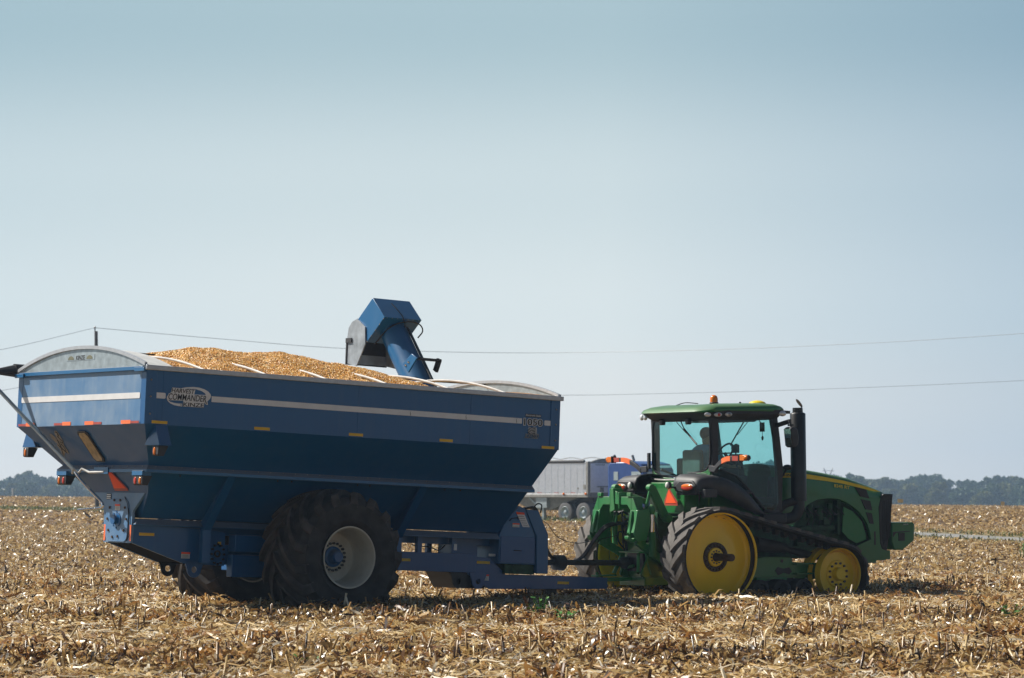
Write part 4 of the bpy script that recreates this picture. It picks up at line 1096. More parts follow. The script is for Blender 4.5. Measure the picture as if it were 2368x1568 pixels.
# loose kernels on the surface
kv, kf = np.array([[-.5, -.35, 0], [.5, -.35, 0], [.5, .35, 0], [-.5, .35, 0], [-.3, -.2, .5], [.3, -.2, .5], [.3, .2, .5], [-.3, .2, .5]], float), np.array([[0, 3, 2, 1], [4, 5, 6, 7], [0, 1, 5, 4], [1, 2, 6, 5], [2, 3, 7, 6], [3, 0, 4, 7]])
n = 30000; x = uni(-3.6, 2.6, n); y = -1.9 + 3.8 * RNG.random(n) ** 1.2
pos = np.stack([x, y, heap_z(x, y) + .004], 1)
kV, kF, kT = scatter(kv, kf, pos, np.stack([uni(.012, .022, n)] * 3, 1), rotm(uni(0, 6.28, n), nor(.8, n), nor(.8, n)), np.clip(nor(.22, n) + .55, 0, 1))
M['kernel'] = litter_mat('loose_kernels', [(0, (.24, .08, .02)), (.3, (.62, .28, .045)), (.7, (.85, .48, .10)), (1, (.95, .82, .52))], .26, 0, .6)
kern = quad_mesh('kernels', kV, kF, M['kernel'], kT)
heap.data.polygons.foreach_set('use_smooth', [True] * len(heap.data.polygons))
heap.location = cart.location; heap.rotation_euler = cart.rotation_euler
kern.parent = heap
tag(heap, 'heap of golden shelled corn filling the blue cart', 'corn heap', kind='stuff')
# ================================================================== tracked tractor
tr = empty('tracked_tractor'); pose(tr, 2.64, 50.95, 32.04, -.7)
tag(tr, 'green tracked tractor with yellow wheels pulling the blue grain cart', 'tractor')
DC, DR, IC, IR = (0.0, .708), .752, (2.55, .36), .46
GZ = -.07
def belt_path(rd, ri, n=40):
    """closed loop round drive wheel and idler, flat on the ground"""
    d = sqrt((IC[0] - DC[0]) ** 2 + (IC[1] - DC[1]) ** 2); base = atan2(IC[1] - DC[1], IC[0] - DC[0])
    al = math.acos((rd - ri) / d); up = base + al
    pts = []
    # over the drive wheel from straight down (clockwise through the rear) to the tangent, along the top, round the idler, back on the ground
    for k in range(n + 1):
        a = -pi / 2 - (2 * pi - (up + pi / 2)) * k / n
        pts.append((DC[0] + rd * cos(a), DC[1] + rd * sin(a)))
    a0 = up
    pa = (DC[0] + rd * cos(a0), DC[1] + rd * sin(a0)); pb = (IC[0] + ri * cos(a0), IC[1] + ri * sin(a0))
    for k in range(1, 24): pts.append((pa[0] + (pb[0] - pa[0]) * k / 24, pa[1] + (pb[1] - pa[1]) * k / 24 - .012 * sin(pi * k / 24)))
    for k in range(n + 1):
        a = a0 - (a0 + pi / 2) * k / n
        pts.append((IC[0] + ri * cos(a), IC[1] + ri * sin(a)))
    p0, p1 = pts[-1], pts[0]
    for k in range(1, 20): pts.append((p0[0] + (p1[0] - p0[0]) * k / 20, p0[1] + (p1[1] - p0[1]) * k / 20))
    # resample evenly
    P = np.array(pts + [pts[0]]); s = np.concatenate([[0], np.cumsum(np.hypot(*np.diff(P, axis=0).T))])
    m = 180; u = np.linspace(0, s[-1], m, endpoint=False)
    return np.stack([np.interp(u, s, P[:, 0]), np.interp(u, s, P[:, 1])], 1), s[-1]
inner, LEN = belt_path(DR + .0, IR + .0)
tan = np.roll(inner, -1, 0) - np.roll(inner, 1, 0); tan /= np.hypot(tan[:, 0], tan[:, 1])[:, None]
nor_ = np.stack([-tan[:, 1], tan[:, 0]], 1)
cen = inner.mean(0)
if ((inner - cen) * nor_).sum() < 0: nor_ = -nor_
def track(s):
    root = empty('track', tr)
    y0, y1 = s * 1.63, s * .985
    mb = MB(); m = len(inner); T_ = .035
    prof = [(y0, 0), (y0, T_), (y0 - s * .02, T_ + .008), (y1 + s * .02, T_ + .008), (y1, T_), (y1, 0)]
    rings = [[(inner[i, 0] + nor_[i, 0] * h, y, max(GZ, inner[i, 1] + nor_[i, 1] * h)) for y, h in prof] for i in range(m)]
    rings.append(rings[0]); mb.cur = 1; mb.loft(rings, caps=False)
    # outer skin dusty
    nf = 6
    mb.m = [0 if (k % nf) in (1, 2, 3) else 1 for k in range(len(mb.m))]
    mb.build('belt', [M['belt'], M['beltside']], root, ang=25)
    lg = MB(); nl = 34
    def at(u, y, h):
        u = (u % 1) * m; i = int(u) % m; j = (i + 1) % m; f = u - int(u)
        p = inner[i] * (1 - f) + inner[j] * f; nn = nor_[i] * (1 - f) + nor_[j] * f
        return (p[0] + nn[0] * h, y, max(GZ - .03, p[1] + nn[1] * h))
    for i in range(nl):
        for side in (0, 1):
            u0 = (i + .5 * side) / nl; ya = (y0 + y1) / 2 + (s if side == 0 else -s) * -.03; yb = y0 if side == 0 else y1
            vs = []; K = 5
            for k in range(K):
                t_ = k / (K - 1); y = ya + (yb - ya) * t_; uu = u0 + .030 * t_ ** .9; w = .0068 * (1 + .3 * t_) ; w2 = w * .72
                if k == K - 1: y = yb - (.012 if yb > ya else -.012)
                for h, ww in ((.036, w), (.088, w2)):
                    vs += [at(uu - ww, y, h), at(uu + ww, y, h)]
            fs = []
            for k in range(K - 1):
                a = 4 * k; b2 = a + 4
                fs += [(a, a + 2, b2 + 2, b2), (a + 2, a + 3, b2 + 3, b2 + 2), (a + 3, a + 1, b2 + 1, b2 + 3)]
            e = 4 * (K - 1); fs += [(0, 1, 3, 2), (e, e + 2, e + 3, e + 1)]
            lg.add(vs, fs)
    lg.split('track_lug', M['belt'], root, ang=30)
    gl = MB()
    for i in range(48):
        u0 = i / 48; vs = [at(u0 + du, (y0 + y1) / 2 + dy, h) for h, k_ in ((0.002, 1), (-.085, .55)) for du, dy in ((-.006 * k_, -.05), (.006 * k_, -.05), (.006 * k_, .05), (-.006 * k_, .05))]
        gl.hexa(vs)
    gl.split('guide_lug', M['beltside'], root)
    # drive wheel
    w = empty('drive_wheel', tr, (DC[0], 0, DC[1])); q = s
    mb = MB(); mb.lathe([(q * 1.57, .715), (q * 1.58, DR - .012), (q * 1.41, DR - .004), (q * 1.41, .70), (q * 1.37, .69), (q * 1.345, .66), (q * 1.36, .50), (q * 1.385, .42), (q * 1.385, .30), (q * 1.40, .27), (q * 1.40, 0)], n=96, caps=False)
    mb.lathe([(q * 1.21, DR - .004), (q * 1.01, DR - .004), (q * 1.01, .70), (q * 1.21, .70)], n=72, closed=True)
    mb.build('disc', M['yellow'], w, ang=30)
    mb = MB(); mb.lathe([(q * 1.375, DR - .008), (q * 1.375, DR - .03), (q * 1.50, DR - .022), (q * 1.50, DR - .008)], n=72, closed=True); mb.build('black_rim_shade_band', M['beltside'], w, ang=30)  # black ring: the drum's black paint and its inner shade put in as colour
    mb = MB(); mb.lathe([(q * 1.38, .248), (q * 1.425, .243), (q * 1.43, .17), (q * 1.405, .16), (q * 1.405, .0)], n=48, caps=False)
    mb.build('hub_ring', M['rust'], w)
    mb = MB()
    for k in range(20):
        a = 2 * pi * (k + .3) / 20; mb.tube([(.208 * cos(a), q * 1.42, .208 * sin(a)), (.208 * cos(a), q * 1.455, .208 * sin(a))], .018, 8)
    for k in range(12):
        a = 2 * pi * k / 12; mb.tube([(.105 * cos(a), q * 1.40, .105 * sin(a)), (.105 * cos(a), q * 1.45, .105 * sin(a))], .014, 8)
    mb.split('wheel_bolt', M['bolt'], w)
    mb = MB(); mb.lathe([(q * 1.40, .165), (q * 1.43, .15), (q * 1.44, .08), (q * 1.41, .07)], n=36, caps=False); mb.build('hub', M['yellow'], w)
    mb = MB(); mb.tube([(0, q * 1.36, 0), (0, q * 1.88, 0)], .062, 18); mb.build('axle_stub', M['rust'], w, bevel=.006)
    # idler
    w = empty('idler_wheel', tr, (IC[0], 0, IC[1]))
    mb = MB(); mb.lathe([(q * 1.50, .418), (q * 1.51, .44), (q * 1.38, IR - .004), (q * 1.36, .40), (q * 1.40, .37), (q * 1.41, .24), (q * 1.435, .22), (q * 1.435, .12), (q * 1.52, .105), (q * 1.53, .095), (q * 1.53, 0)], n=80, caps=False)
    mb.lathe([(q * 1.21, IR - .004), (q * 1.01, IR - .004), (q * 1.01, .38), (q * 1.21, .38)], n=60, closed=True)
    mb.build('disc', M['yellow'], w, ang=30)
    mb = MB()
    for k in range(12):
        a = 2 * pi * (k + .5) / 12; mb.tube([(.185 * cos(a), q * 1.43, .185 * sin(a)), (.185 * cos(a), q * 1.462, .185 * sin(a))], .020, 8)
    mb.split('wheel_bolt', M['bolt'], w)
    for xr in (.80, 1.24, 1.69):
        mb = MB()
        for ya, yb in ((1.60, 1.38), (1.24, 1.02)):
            mb.lathe([(q * (ya - .04), .06), (q * (ya - .05), .11), (q * ya, .125), (q * ya, .185), (q * yb, .185), (q * yb, .1)], (xr, 0, .125), n=36, caps=False)
        mb.lathe([(q * 1.58, 0), (q * 1.58, .05), (q * 1.0, .05)], (xr, 0, .125), n=16)
        mb.build('roller', M['beltside'], tr, ang=30)
    mb = MB(); mb.box(.55, 1.25, s * 1.0, s * 1.16, .24, .70) if s > 0 else mb.box(.55, 1.25, -1.16, -1.0, .24, .70)
    a_, b_2 = sorted((s * 1.0, s * 1.18))
    mb = MB(); mb.prism([(.62, .62), (1.24, .68), (1.75, .66), (1.78, .58), (2.05, .56), (2.35, .50), (2.35, .30), (2.05, .22), (.62, .23)], 1, a_, b_2)
    mb.prism([(.98, .34), (1.62, .34), (1.62, .26), (.98, .26)], 1, *sorted((s * 1.18, s * 1.24)))
    uf = mb.build('undercarriage_frame', M['green'], tr, bevel=.01)
    mb = MB(); yy = s * 1.185
    mb.prism([(1.40, .44), (1.46, .50), (1.58, .47), (1.70, .49), (1.76, .42), (1.70, .37), (1.58, .40), (1.46, .36)], 1, *sorted((yy, yy + s * .004)))
    mb.lathe([(yy, 0), (yy, .03), (yy + s * .003, .03), (yy + s * .003, 0)], (1.55, 0, .60), n=14)
    mb.build('frame_opening', M['black'], uf)
    mb = MB(); mb.box(1.78, 2.36, *sorted((s * 1.18, s * 1.30)), .53, .555); mb.box(1.78, 2.36, *sorted((s * 1.18, s * 1.30)), .365, .39); mb.box(2.2, 2.26, *sorted((s * 1.18, s * 1.29)), .39, .53); mb.build('step_bracket', M['green'], uf)
    mb = MB()
    for x in (1.1, 1.35, 1.8, 2.05): mb.ball((x, s * 1.185, .29), .022, 8, 5)
    mb.split('bolt', M['steel'], uf)
    mb = MB(); mb.tube([(1.08, s * 1.05, .90), (1.60, s * 1.05, .83)], [.13, .10], 16); mb.tube([(1.60, s * 1.05, .83), (1.72, s * 1.05, .81)], .085, 14)
    mb.tube([(1.72, s * 1.05, .80), (2.1, s * 1.05, .71), (2.45, s * 1.05, .64)], [.05, .07, .05], 12)
    mb.build('tension_cylinder', M['plastic'], tr)
track(-1); track(1)
# chassis, engine
mb = MB()
mb.prism([(-.45, .45), (-.45, 1.35), (.5, 1.40), (2.0, 1.15), (2.4, 1.05), (2.4, .50), (.6, .42)], 1, -.36, .36)
mb.prism([(2.4, .60), (2.4, 1.12), (4.2, 1.05), (4.35, .60)], 1, -.28, .28)
mb.build('chassis', M['engine'], tr, bevel=.01)
mb = MB(); mb.tube([(0, -.96, .708), (0, .96, .708)], .16, 20); mb.tube([(0, -.5, .708), (0, .5, .708)], .26, 20); mb.tube([(2.5, -1.0, .36), (2.5, 1.0, .36)], .09, 14)
mb.build('axle_housing', M['engine'], tr)
mb = MB()
mb.box(2.42, 3.95, -.30, .30, 1.0, 1.72)
for x, z0, z1, r in ((2.62, 1.28, 1.52, .07), (2.78, 1.30, 1.54, .06), (2.98, 1.26, 1.48, .08), (3.22, 1.34, 1.55, .05)):
    mb.tube([(x, -.37, z0), (x, -.37, z1)], r, 14)
mb.box(2.55, 3.3, -.41, -.32, 1.08, 1.16); mb.box(2.66, 2.9, -.40, -.32, .98, 1.05); mb.box(3.36, 3.42, -.42, -.3, 1.0, 1.6); mb.box(3.05, 3.2, -.42, -.3, 1.18, 1.3)
mb.prism([(2.5, .82), (3.1, .82), (3.25, .9), (3.1, 1.06), (2.5, 1.06)], 1, -.36, -.28)
mb.build('engine', M['engine'], tr, bevel=.008)
mb = MB(); 
for x, z in ((2.86, 1.42), (3.0, 1.40), (3.28, 1.36), (3.17, 1.28), (2.70, 1.20)): mb.box(x - .02, x + .02, -.455, -.44, z - .018, z + .018)
for k in range(7):
    x = 2.55 + .13 * k; mb.tube(bez([(x, -.40, 1.5), (x + .08, -.45, 1.42 - .03 * (k % 3)), (x + .2, -.40, 1.3 + .05 * (k % 2)), (x + .16, -.36, 1.15)], 5), .008, 6)
mb.split('engine_fitting', M['plastic'], tr)
# hood
TOP = [(1.86, 2.245), (2.12, 2.225), (2.6, 2.165), (3.04, 2.10), (3.62, 2.00), (4.2, 1.83), (4.46, 1.75), (4.55, 1.70)]
def hw_(x): return float(np.interp(x, [1.8, 2.6, 3.6, 4.3, 4.55], [.50, .49, .47, .44, .40]))
rings = []
for x in np.linspace(1.86, 4.55, 40):
    zt = float(np.interp(x, [p[0] for p in TOP], [p[1] for p in TOP])); h = hw_(x)
    if x > 4.4: zt -= .3 * (x - 4.4) ** 1.2
    sec = [(-h, zt - .42), (-h, zt - .17), (-h + .012, zt - .10), (-h + .05, zt - .045), (-h + .13, zt - .012), (-h * .4, zt + .003), (0, zt + .008)]
    sec = sec + [(-a, c) for a, c in reversed(sec[:-1])]
    rings.append([(x, a, c) for a, c in sec])
mb = MB(); mb.loft(rings, closed=False, caps=False); mb.add([rings[-1][k] for k in range(13)], [tuple(range(13))])
hd = mb.build('hood', M['green'], tr, ang=50, recalc=False)
# side shields with the wheel-arch opening
side = [(1.86, 1.85), (1.86, 1.18), (2.36, 1.18), (2.44, 1.33), (2.58, 1.47), (2.72, 1.56), (2.89, 1.62), (3.16, 1.64), (3.34, 1.62), (3.5, 1.57), (3.66, 1.49), (3.79, 1.40), (3.90, 1.29), (3.98, 1.18), (4.04, 1.02), (4.06, .90),
        (3.82, .82), (3.68, .76), (3.74, .60), (3.90, .48), (4.16, .49), (4.18, .53), (4.39, .53), (4.40, .71), (4.30, .73), (4.26, .84), (4.24, 1.46), (4.28, 1.61), (4.36, 1.70), (4.43, 1.70), (4.2, 1.60), (3.62, 1.65), (3.04, 1.75), (2.6, 1.80)]
side = [(1.86, 1.85), (1.86, 1.18), (2.36, 1.18), (2.44, 1.33), (2.58, 1.47), (2.72, 1.56), (2.89, 1.62), (3.16, 1.64), (3.34, 1.62), (3.5, 1.57), (3.66, 1.49), (3.79, 1.40), (3.90, 1.29), (3.98, 1.18), (4.04, 1.02), (4.06, .90),
        (3.82, .82), (3.68, .76), (3.74, .60), (3.90, .48), (4.16, .49), (4.18, .53), (4.39, .53), (4.40, .71), (4.30, .73), (4.26, .84), (4.24, 1.46), (4.28, 1.60), (4.30, 1.62), (3.95, 1.66), (3.62, 1.72), (3.04, 1.82), (2.6, 1.84)]
for s in (-1, 1):
    mb = MB(); mb.prism(side, 1, *sorted((s * .470, s * .445)))
    ss = mb.build('side_shield', M['green'], hd, smooth=False)
    mb = MB(); q = [p for p in side[2:16]]
    vs = [(x, s * .473, z) for x, z in q] + [(x + (.012 if x > 3.1 else .006) * (1 if x > 3.2 else .2), s * .40, z - .015) for x, z in q]
    mb.add(vs, [(i, i + 1, i + len(q) + 1, i + len(q)) for i in range(len(q) - 1)]); mb.build('arch_lip', M['green_hi'], ss)
    mb = MB(); mb.prism([(3.46, 1.05), (3.50, 1.48), (3.7, 1.40), (3.9, 1.22), (3.98, 1.0), (3.99, .90), (3.78, .84), (3.60, .92)], 1, *sorted((s * .40, s * .42))); mb.build('inner_screen', M['green_hi'], ss)
    mb = MB()
    for pl_ in ([(3.71, 1.825), (3.96, 1.78), (4.03, 1.62), (3.83, 1.66)], [(3.84, 1.61), (4.05, 1.575), (4.09, 1.41), (3.94, 1.43)], [(3.95, 1.38), (4.08, 1.36), (4.12, 1.17), (4.03, 1.18)]):
        mb.prism(pl_, 1, *sorted((s * .472, s * .482)))
    vn = mb.build('side_vent', M['grille'], ss)
    vn.location = (0, 0, 0)
    mb = MB(); mb.box(1.88, 4.25, *sorted((s * .471, s * .474)), 1.158, 1.166) if 0 else mb.box(4.13, 4.165, *sorted((s * .470, s * .474)), .80, 1.04); mb.build('latch_slot', M['black'], ss)
    st = [(2.00, 2.095), (2.35, 2.085), (2.63, 2.065), (3.06, 2.005), (3.44, 1.945), (3.83, 1.865), (4.15, 1.785), (4.30, 1.735)]
    sb = [(2.00, 2.01), (2.35, 2.005), (2.63, 1.985), (3.06, 1.94), (3.44, 1.888), (3.83, 1.81), (4.15, 1.75), (4.30, 1.732)]
    mb = MB(); n_ = len(st)
    vs = [(x, s * (hw_(x) + .004), z) for x, z in st] + [(x, s * (hw_(x) + .004), z) for x, z in sb] 
    mb.add(vs, [(i, i + 1, n_ + i + 1, n_ + i) for i in range(n_ - 1)])
    stp = mb.build('stripe', M['yellowdecal'], hd, recalc=False)
    fr_ = (lambda u, v, w: (u, -(hw_(u) + .004) - w, v)) if s < 0 else (lambda u, v, w: (6.35 - u, hw_(6.35 - u) + .004 + w, v + .0))
    if s < 0:
        mb = MB(); text_on(mb, 'JOHN DEERE', (2.03, 2.60, 2.018, 2.075), lambda u, v, w: fr_(u, v - (u - 2.03) * .02, w), .012, .004); mb.build('lettering', M['greendecal'], stp)
        mb = MB(); text_on(mb, '8345 RT', (3.24, 3.585, 1.830, 1.885), lambda u, v, w: fr_(u, v - (u - 3.24) * .12, w), .014, .012); mb.build('lettering', M['yellowdecal'], hd)
# nose grille
GR = [(4.565, 1.69), (4.36, 1.70), (4.28, 1.61), (4.245, 1.46), (4.26, .84), (4.30, .73), (4.41, .69), (4.48, 1.05), (4.55, 1.56)]
mb = MB(); mb.prism(GR, 1, -.478, .478); gr_ = mb.build('grille', M['grille'], tr, bevel=.012)
mb = MB()
for k in range(5):
    f = k / 4; mb.tube([(4.33 + .035 * k, -.48, .80 + .03 * k), (4.33 + .042 * k, -.484, 1.2), (4.34 + .045 * k, -.48, 1.58 + .01 * k)], .006, 5)
mb.split('grille_bar', M['plastic'], gr_)
mb = MB(); mb.prism([(4.18, .535), (4.50, .545), (4.50, .70), (4.42, .70), (4.30, .72)], 1, -.46, .46); mb.build('front_frame', M['green'], tr, bevel=.008)
mb = MB(); mb.prism([(4.58, 1.19), (5.06, 1.185), (5.10, 1.15), (5.085, .86), (4.82, .695), (4.62, .70), (4.57, .85)], 1, -.42, .42); fw_ = mb.build('front_weight', M['green'], tr, bevel=.02)
mb = MB(); mb.prism([(4.60, 1.02), (4.98, 1.035), (4.98, 1.02), (4.66, 1.0), (4.60, .93)], 1, -.428, -.42); mb.box(4.72, 4.86, -.428, -.42, .86, 1.0); mb.build('weight_recess', M['black'], fw_)
mb = MB()
for x in (4.85, 4.89, 4.93): mb.ball((x, -.424, 1.15), .012, 6, 4)
mb.split('weight_bolt', M['white'], fw_)
# ---------------- cab
cabe = empty('cab', tr)
# roof: rounded plan, green cap over black header
def super_ring(x0, x1, h, z, r=.30, n=6, zf=None):
    pts = []
    for cx, cy, a0 in ((x1 - r, -h + r, -pi / 2), (x1 - r, h - r, 0), (x0 + r, h - r, pi / 2), (x0 + r, -h + r, pi)):
        for k in range(n + 1):
            a = a0 + pi / 2 * k / n; pts.append((cx + r * cos(a), cy + r * sin(a)))
    return [(x, y, z(x) if callable(z) else z) for x, y in pts]
def rz(off): return lambda x: off + float(np.interp(x, [.05, .3, .7, 1.2, 1.7, 1.92], [-.035, .0, .03, .035, .02, -.005]))
mb = MB(); mb.loft([super_ring(.07, 1.91, .98, lambda x: 3.125 - .0 * x), super_ring(.05, 1.93, 1.0, rz(3.175)), super_ring(.08, 1.90, .97, rz(3.215)), super_ring(.16, 1.82, .89, rz(3.245)), super_ring(.35, 1.63, .70, rz(3.262), .2)])
mb.build('roof', M['green'], cabe, ang=60)
mb = MB(); mb.loft([super_ring(.33, 1.74, .87, 3.0, .12), super_ring(.24, 1.80, .94, 3.04, .2), super_ring(.12, 1.88, .985, 3.10, .28), super_ring(.08, 1.90, .985, 3.13, .3)])
mb.prism([(.30, 3.125), (.62, 3.16), (.68, 3.15), (1.55, 3.14), (1.60, 3.17), (1.92, 3.15), (1.92, 3.10), (.30, 3.10)], 1, -.992, -.96)
mb.build('roof_header', M['plastic'], cabe, ang=45)
for i, (x, y, z, m_, rx) in enumerate(((.20, -.965, 3.085, 'lens', .085), (.40, -.985, 3.085, 'lens', .10), (.62, -.985, 3.09, 'yellowdecal', .09))):
    mb = MB(); mb.ball((x, y, z), (rx * .85, .03, .038), 14, 8); lm = mb.build('roof_light', M['lens'], cabe)
    if i > 0: mb = MB(); mb.ball((x + .005, y - .022, z), (.035, .016, .028), 10, 6); mb.build('bulb', M['redlens' if i == 1 else 'steel'], lm)
for y in (.87, .76): mb = MB(); mb.ball((.12, y, 3.07), (.03, .05, .05), 12, 8); mb.build('roof_light', M['lens'], cabe)
for y in (-.9,): mb = MB(); mb.ball((1.76, y - .08, 3.105), (.08, .04, .05), 14, 8); mb.build('roof_light', M['lens'], cabe)
for y in (.45, -.32): mb = MB(); mb.box(.22, .30, y - .05, y + .05, 2.93, 3.03); mb.build('roof_camera_mount', M['black'], cabe, bevel=.02)
mb = MB(); mb.lathe([(3.24, .075), (3.30, .078), (3.31, .068)], (.78, -.35, 0), 'z', 20); bc = mb.build('beacon_base', M['black'], cabe)
mb = MB(); mb.lathe([(3.30, .068), (3.37, .068), (3.41, .055), (3.43, .03), (3.435, 0)], (.78, -.35, 0), 'z', 20); mb.build('beacon_lens', M['amber'], bc, ang=60)
mb = MB(); mb.ball((1.70, -.35, 3.27), (.16, .15, .075), 20, 10); mb.build('satellite_receiver', M['yellowdecal'], cabe, ang=60)
mb = MB(); mb.tube(bez([(.45, .3, 3.27), (.5, .1, 3.31), (.55, -.2, 3.29)], 5), .008, 5); mb.tube([(1.15, -.6, 3.27), (1.15, -.6, 3.31)], .018, 8); mb.split('roof_fitting', M['black'], cabe)
# pillars and frame
mb = MB()
for s in (-1, 1):
    y = s * .86
    mb.loft([[(x0, y - .035, z), (x1, y - .035, z), (x1, y + .035, z), (x0, y + .035, z)] for x0, x1, z in ((.32, .47, 3.04), (.34, .47, 2.55), (.34, .46, 2.10))])
    mb.loft([[(x0, y * f - .035, z), (x1, y * f - .035, z), (x1, y * f + .035, z), (x0, y * f + .035, z)] for x0, x1, z, f in ((1.57, 1.72, 3.06, 1), (1.64, 1.77, 2.70, 1), (1.70, 1.84, 2.19, .98), (1.72, 1.83, 1.57, .95), (1.62, 1.81, 1.38, .93))])
    for a, b2, w_ in (((.40, 3.015), (1.62, 3.03), .05), ((.50, 2.17), (.85, 2.05), .035), ((.85, 2.05), (1.14, 1.79), .035), ((1.14, 1.79), (1.45, 1.46), .035), ((1.42, 1.44), (1.75, 1.42), .05)):
        mb.bar((a[0], y, a[1]), (b2[0], y, b2[1]), .05, w_)
for (x, z) in ((.34, 3.02), (1.66, 3.03)): mb.bar((x, -.86, z), (x, .86, z), .05, .05)
mb.bar((1.76, -.8, 1.62), (1.76, .8, 1.62), .05, .12)
mb.build('cab_frame', M['plastic'], cabe, bevel=.012)
# glass panes, 6 mm thick
TH = .006
dg = [(.48, 2.99), (1.60, 3.0), (1.66, 2.70), (1.72, 2.2), (1.73, 1.58), (1.66, 1.45), (1.46, 1.45), (1.14, 1.79), (.85, 2.05), (.48, 2.18)]
for s in (-1, 1):
    mb = MB(); mb.prism(dg, 1, *sorted((s * .872, s * (.872 + TH)))); mb.build('side_window', M['glass'], cabe, smooth=False)
rp_ = [(-.80, 3.0), (.80, 3.0), (.845, 2.9), (.84, 2.24), (.72, 2.12), (.48, 2.045), (-.40, 2.045), (-.62, 2.13), (-.80, 2.25), (-.84, 2.4), (-.84, 2.9)]
rp_ = [(-.82, 3.0), (.82, 3.0), (.85, 2.9), (.86, 2.26), (.78, 2.15), (.60, 2.07), (.10, 2.04), (-.45, 2.12), (-.72, 2.16), (-.82, 2.26), (-.845, 2.45), (-.845, 2.9)]
mb = MB(); mb.prism(rp_, 0, .335, .335 + TH); rw = mb.build('rear_window', M['glass'], cabe, smooth=False)
mb = MB(); n_ = len(rp_)
for i in range(n_):
    a, b2 = rp_[i], rp_[(i + 1) % n_]; mb.bar((.33, a[0], a[1]), (.33, b2[0], b2[1]), .022, .025)
mb.build('window_seal', M['black'], rw)
mb = MB(); mb.prism([(-.80, 3.0), (.80, 3.0), (.80, 1.68), (-.80, 1.68)], 0, 1.70, 1.70 + TH); mb.build('windscreen', M['glass'], cabe, smooth=False)
# lower cab body
mb = MB(); mb.prism([(-.86, 2.20), (-.72, 2.13), (-.42, 2.09), (.10, 2.01), (.62, 2.04), (.78, 2.12), (.86, 2.24), (.86, 2.1), (.78, 1.55), (-.78, 1.55), (-.86, 2.1)], 0, .31, .36)
mb.prism([(.36, 1.50), (.36, 1.95), (.70, 1.95), (1.05, 1.72), (1.40, 1.42), (1.74, 1.40), (1.74, 1.30), (.5, 1.30)], 1, -.84, .84)
mb.build('cab_body', M['green'], cabe, bevel=.008)
mb = MB(); mb.tube(bez([(.16, .74, 2.065), (.12, .60, 2.02), (.12, .42, 1.995), (.14, 0, 1.99), (.18, -.30, 2.0)], 6), .020, 8); mb.build('grab_rail', M['steel'], cabe)
mb = MB(); mb.box(.0, .30, -.55, .50, 1.42, 1.95); mb.build('rear_body', M['green'], tr, bevel=.02)
# wipers, interior
mb = MB(); mb.tube([(.31, -.02, 3.0), (.30, -.18, 2.80)], .010, 6); mb.tube([(.30, -.13, 2.86), (.30, -.50, 2.59)], .016, 6); mb.tube([(.31, .10, 2.98), (.30, -.20, 2.78)], .006, 6); mb.build('rear_wiper', M['black'], cabe)
mb = MB(); mb.tube([(1.75, .12, 2.98), (1.76, .53, 2.58)], .014, 6); mb.tube([(1.75, .0, 2.98), (1.76, .32, 2.76)], .007, 6); mb.build('front_wiper', M['black'], cabe)
mb = MB(); mb.box(.52, .60, -.30, .26, 2.02, 2.50); mb.box(.56, 1.08, -.28, .26, 1.92, 2.04); mb.box(.62, .90, .38, .58, 1.75, 2.36); mb.box(.6, 1.0, -.25, .25, 1.5, 1.92)
seat = mb.build('seat', M['seat'], cabe, bevel=.05)
mb = MB(); mb.box(.70, 1.15, -.55, -.38, 1.9, 2.18); mb.box(1.05, 1.15, -.66, -.42, 2.25, 2.42); mb.box(1.30, 1.55, -.25, .25, 1.5, 2.05); mb.prism([(1.3, 2.05), (1.55, 2.05), (1.50, 2.34), (1.36, 2.38)], 1, -.18, .18); mb.box(.4, 1.7, -.82, .82, 1.50, 1.56); mb.build('console', M['plastic'], cabe, bevel=.02)
mb = MB(); c0 = Vector((1.28, .05, 2.44)); ax1 = Vector((0, 1, 0)); ax2 = Vector((-.55, 0, .83)).cross(ax1).normalized(); 
mb.tube([c0 + (ax1 * cos(a) + Vector((.83, 0, -.55)).cross(ax1).normalized() * 0 + Vector((.55, 0, .83)) * sin(a)) * .20 for a in np.linspace(0, 2 * pi, 25)], .017, 8)
mb.tube([c0, c0 + Vector((.14, 0, -.16))], .03, 8); mb.tube([c0 + ax1 * .19, c0 - ax1 * .19], .012, 6); mb.build('steering_wheel', M['black'], cabe)
mb = MB(); mb.box(1.08, 1.12, -.60, -.42, 2.44, 2.58); mb.tube([(1.10, -.52, 2.46), (1.1, -.55, 2.2)], .015, 6); mb.ball((1.20, -.4, 2.55), .05, 10, 6); mb.build('display_screen', M['black'], cabe)
mb = MB(); mb.box(1.60, 1.62, -.66, -.54, 2.80, 2.96); mb.tube([(1.61, -.56, 2.96), (1.6, -.5, 3.02)], .008, 6); mb.tube([(1.6, -.62, 2.80), (1.6, -.62, 2.72)], .004, 5); mb.ball((1.6, -.62, 2.69), (.02, .02, .04), 8, 6); mb.build('inside_mirror', M['plastic'], cabe)
mb = MB(); mb.prism([(.60, 3.0), (.66, 2.965), (1.30, 2.965), (1.38, 3.0)], 1, -.80, .2); mb.build('headliner', M['plastic'], cabe)
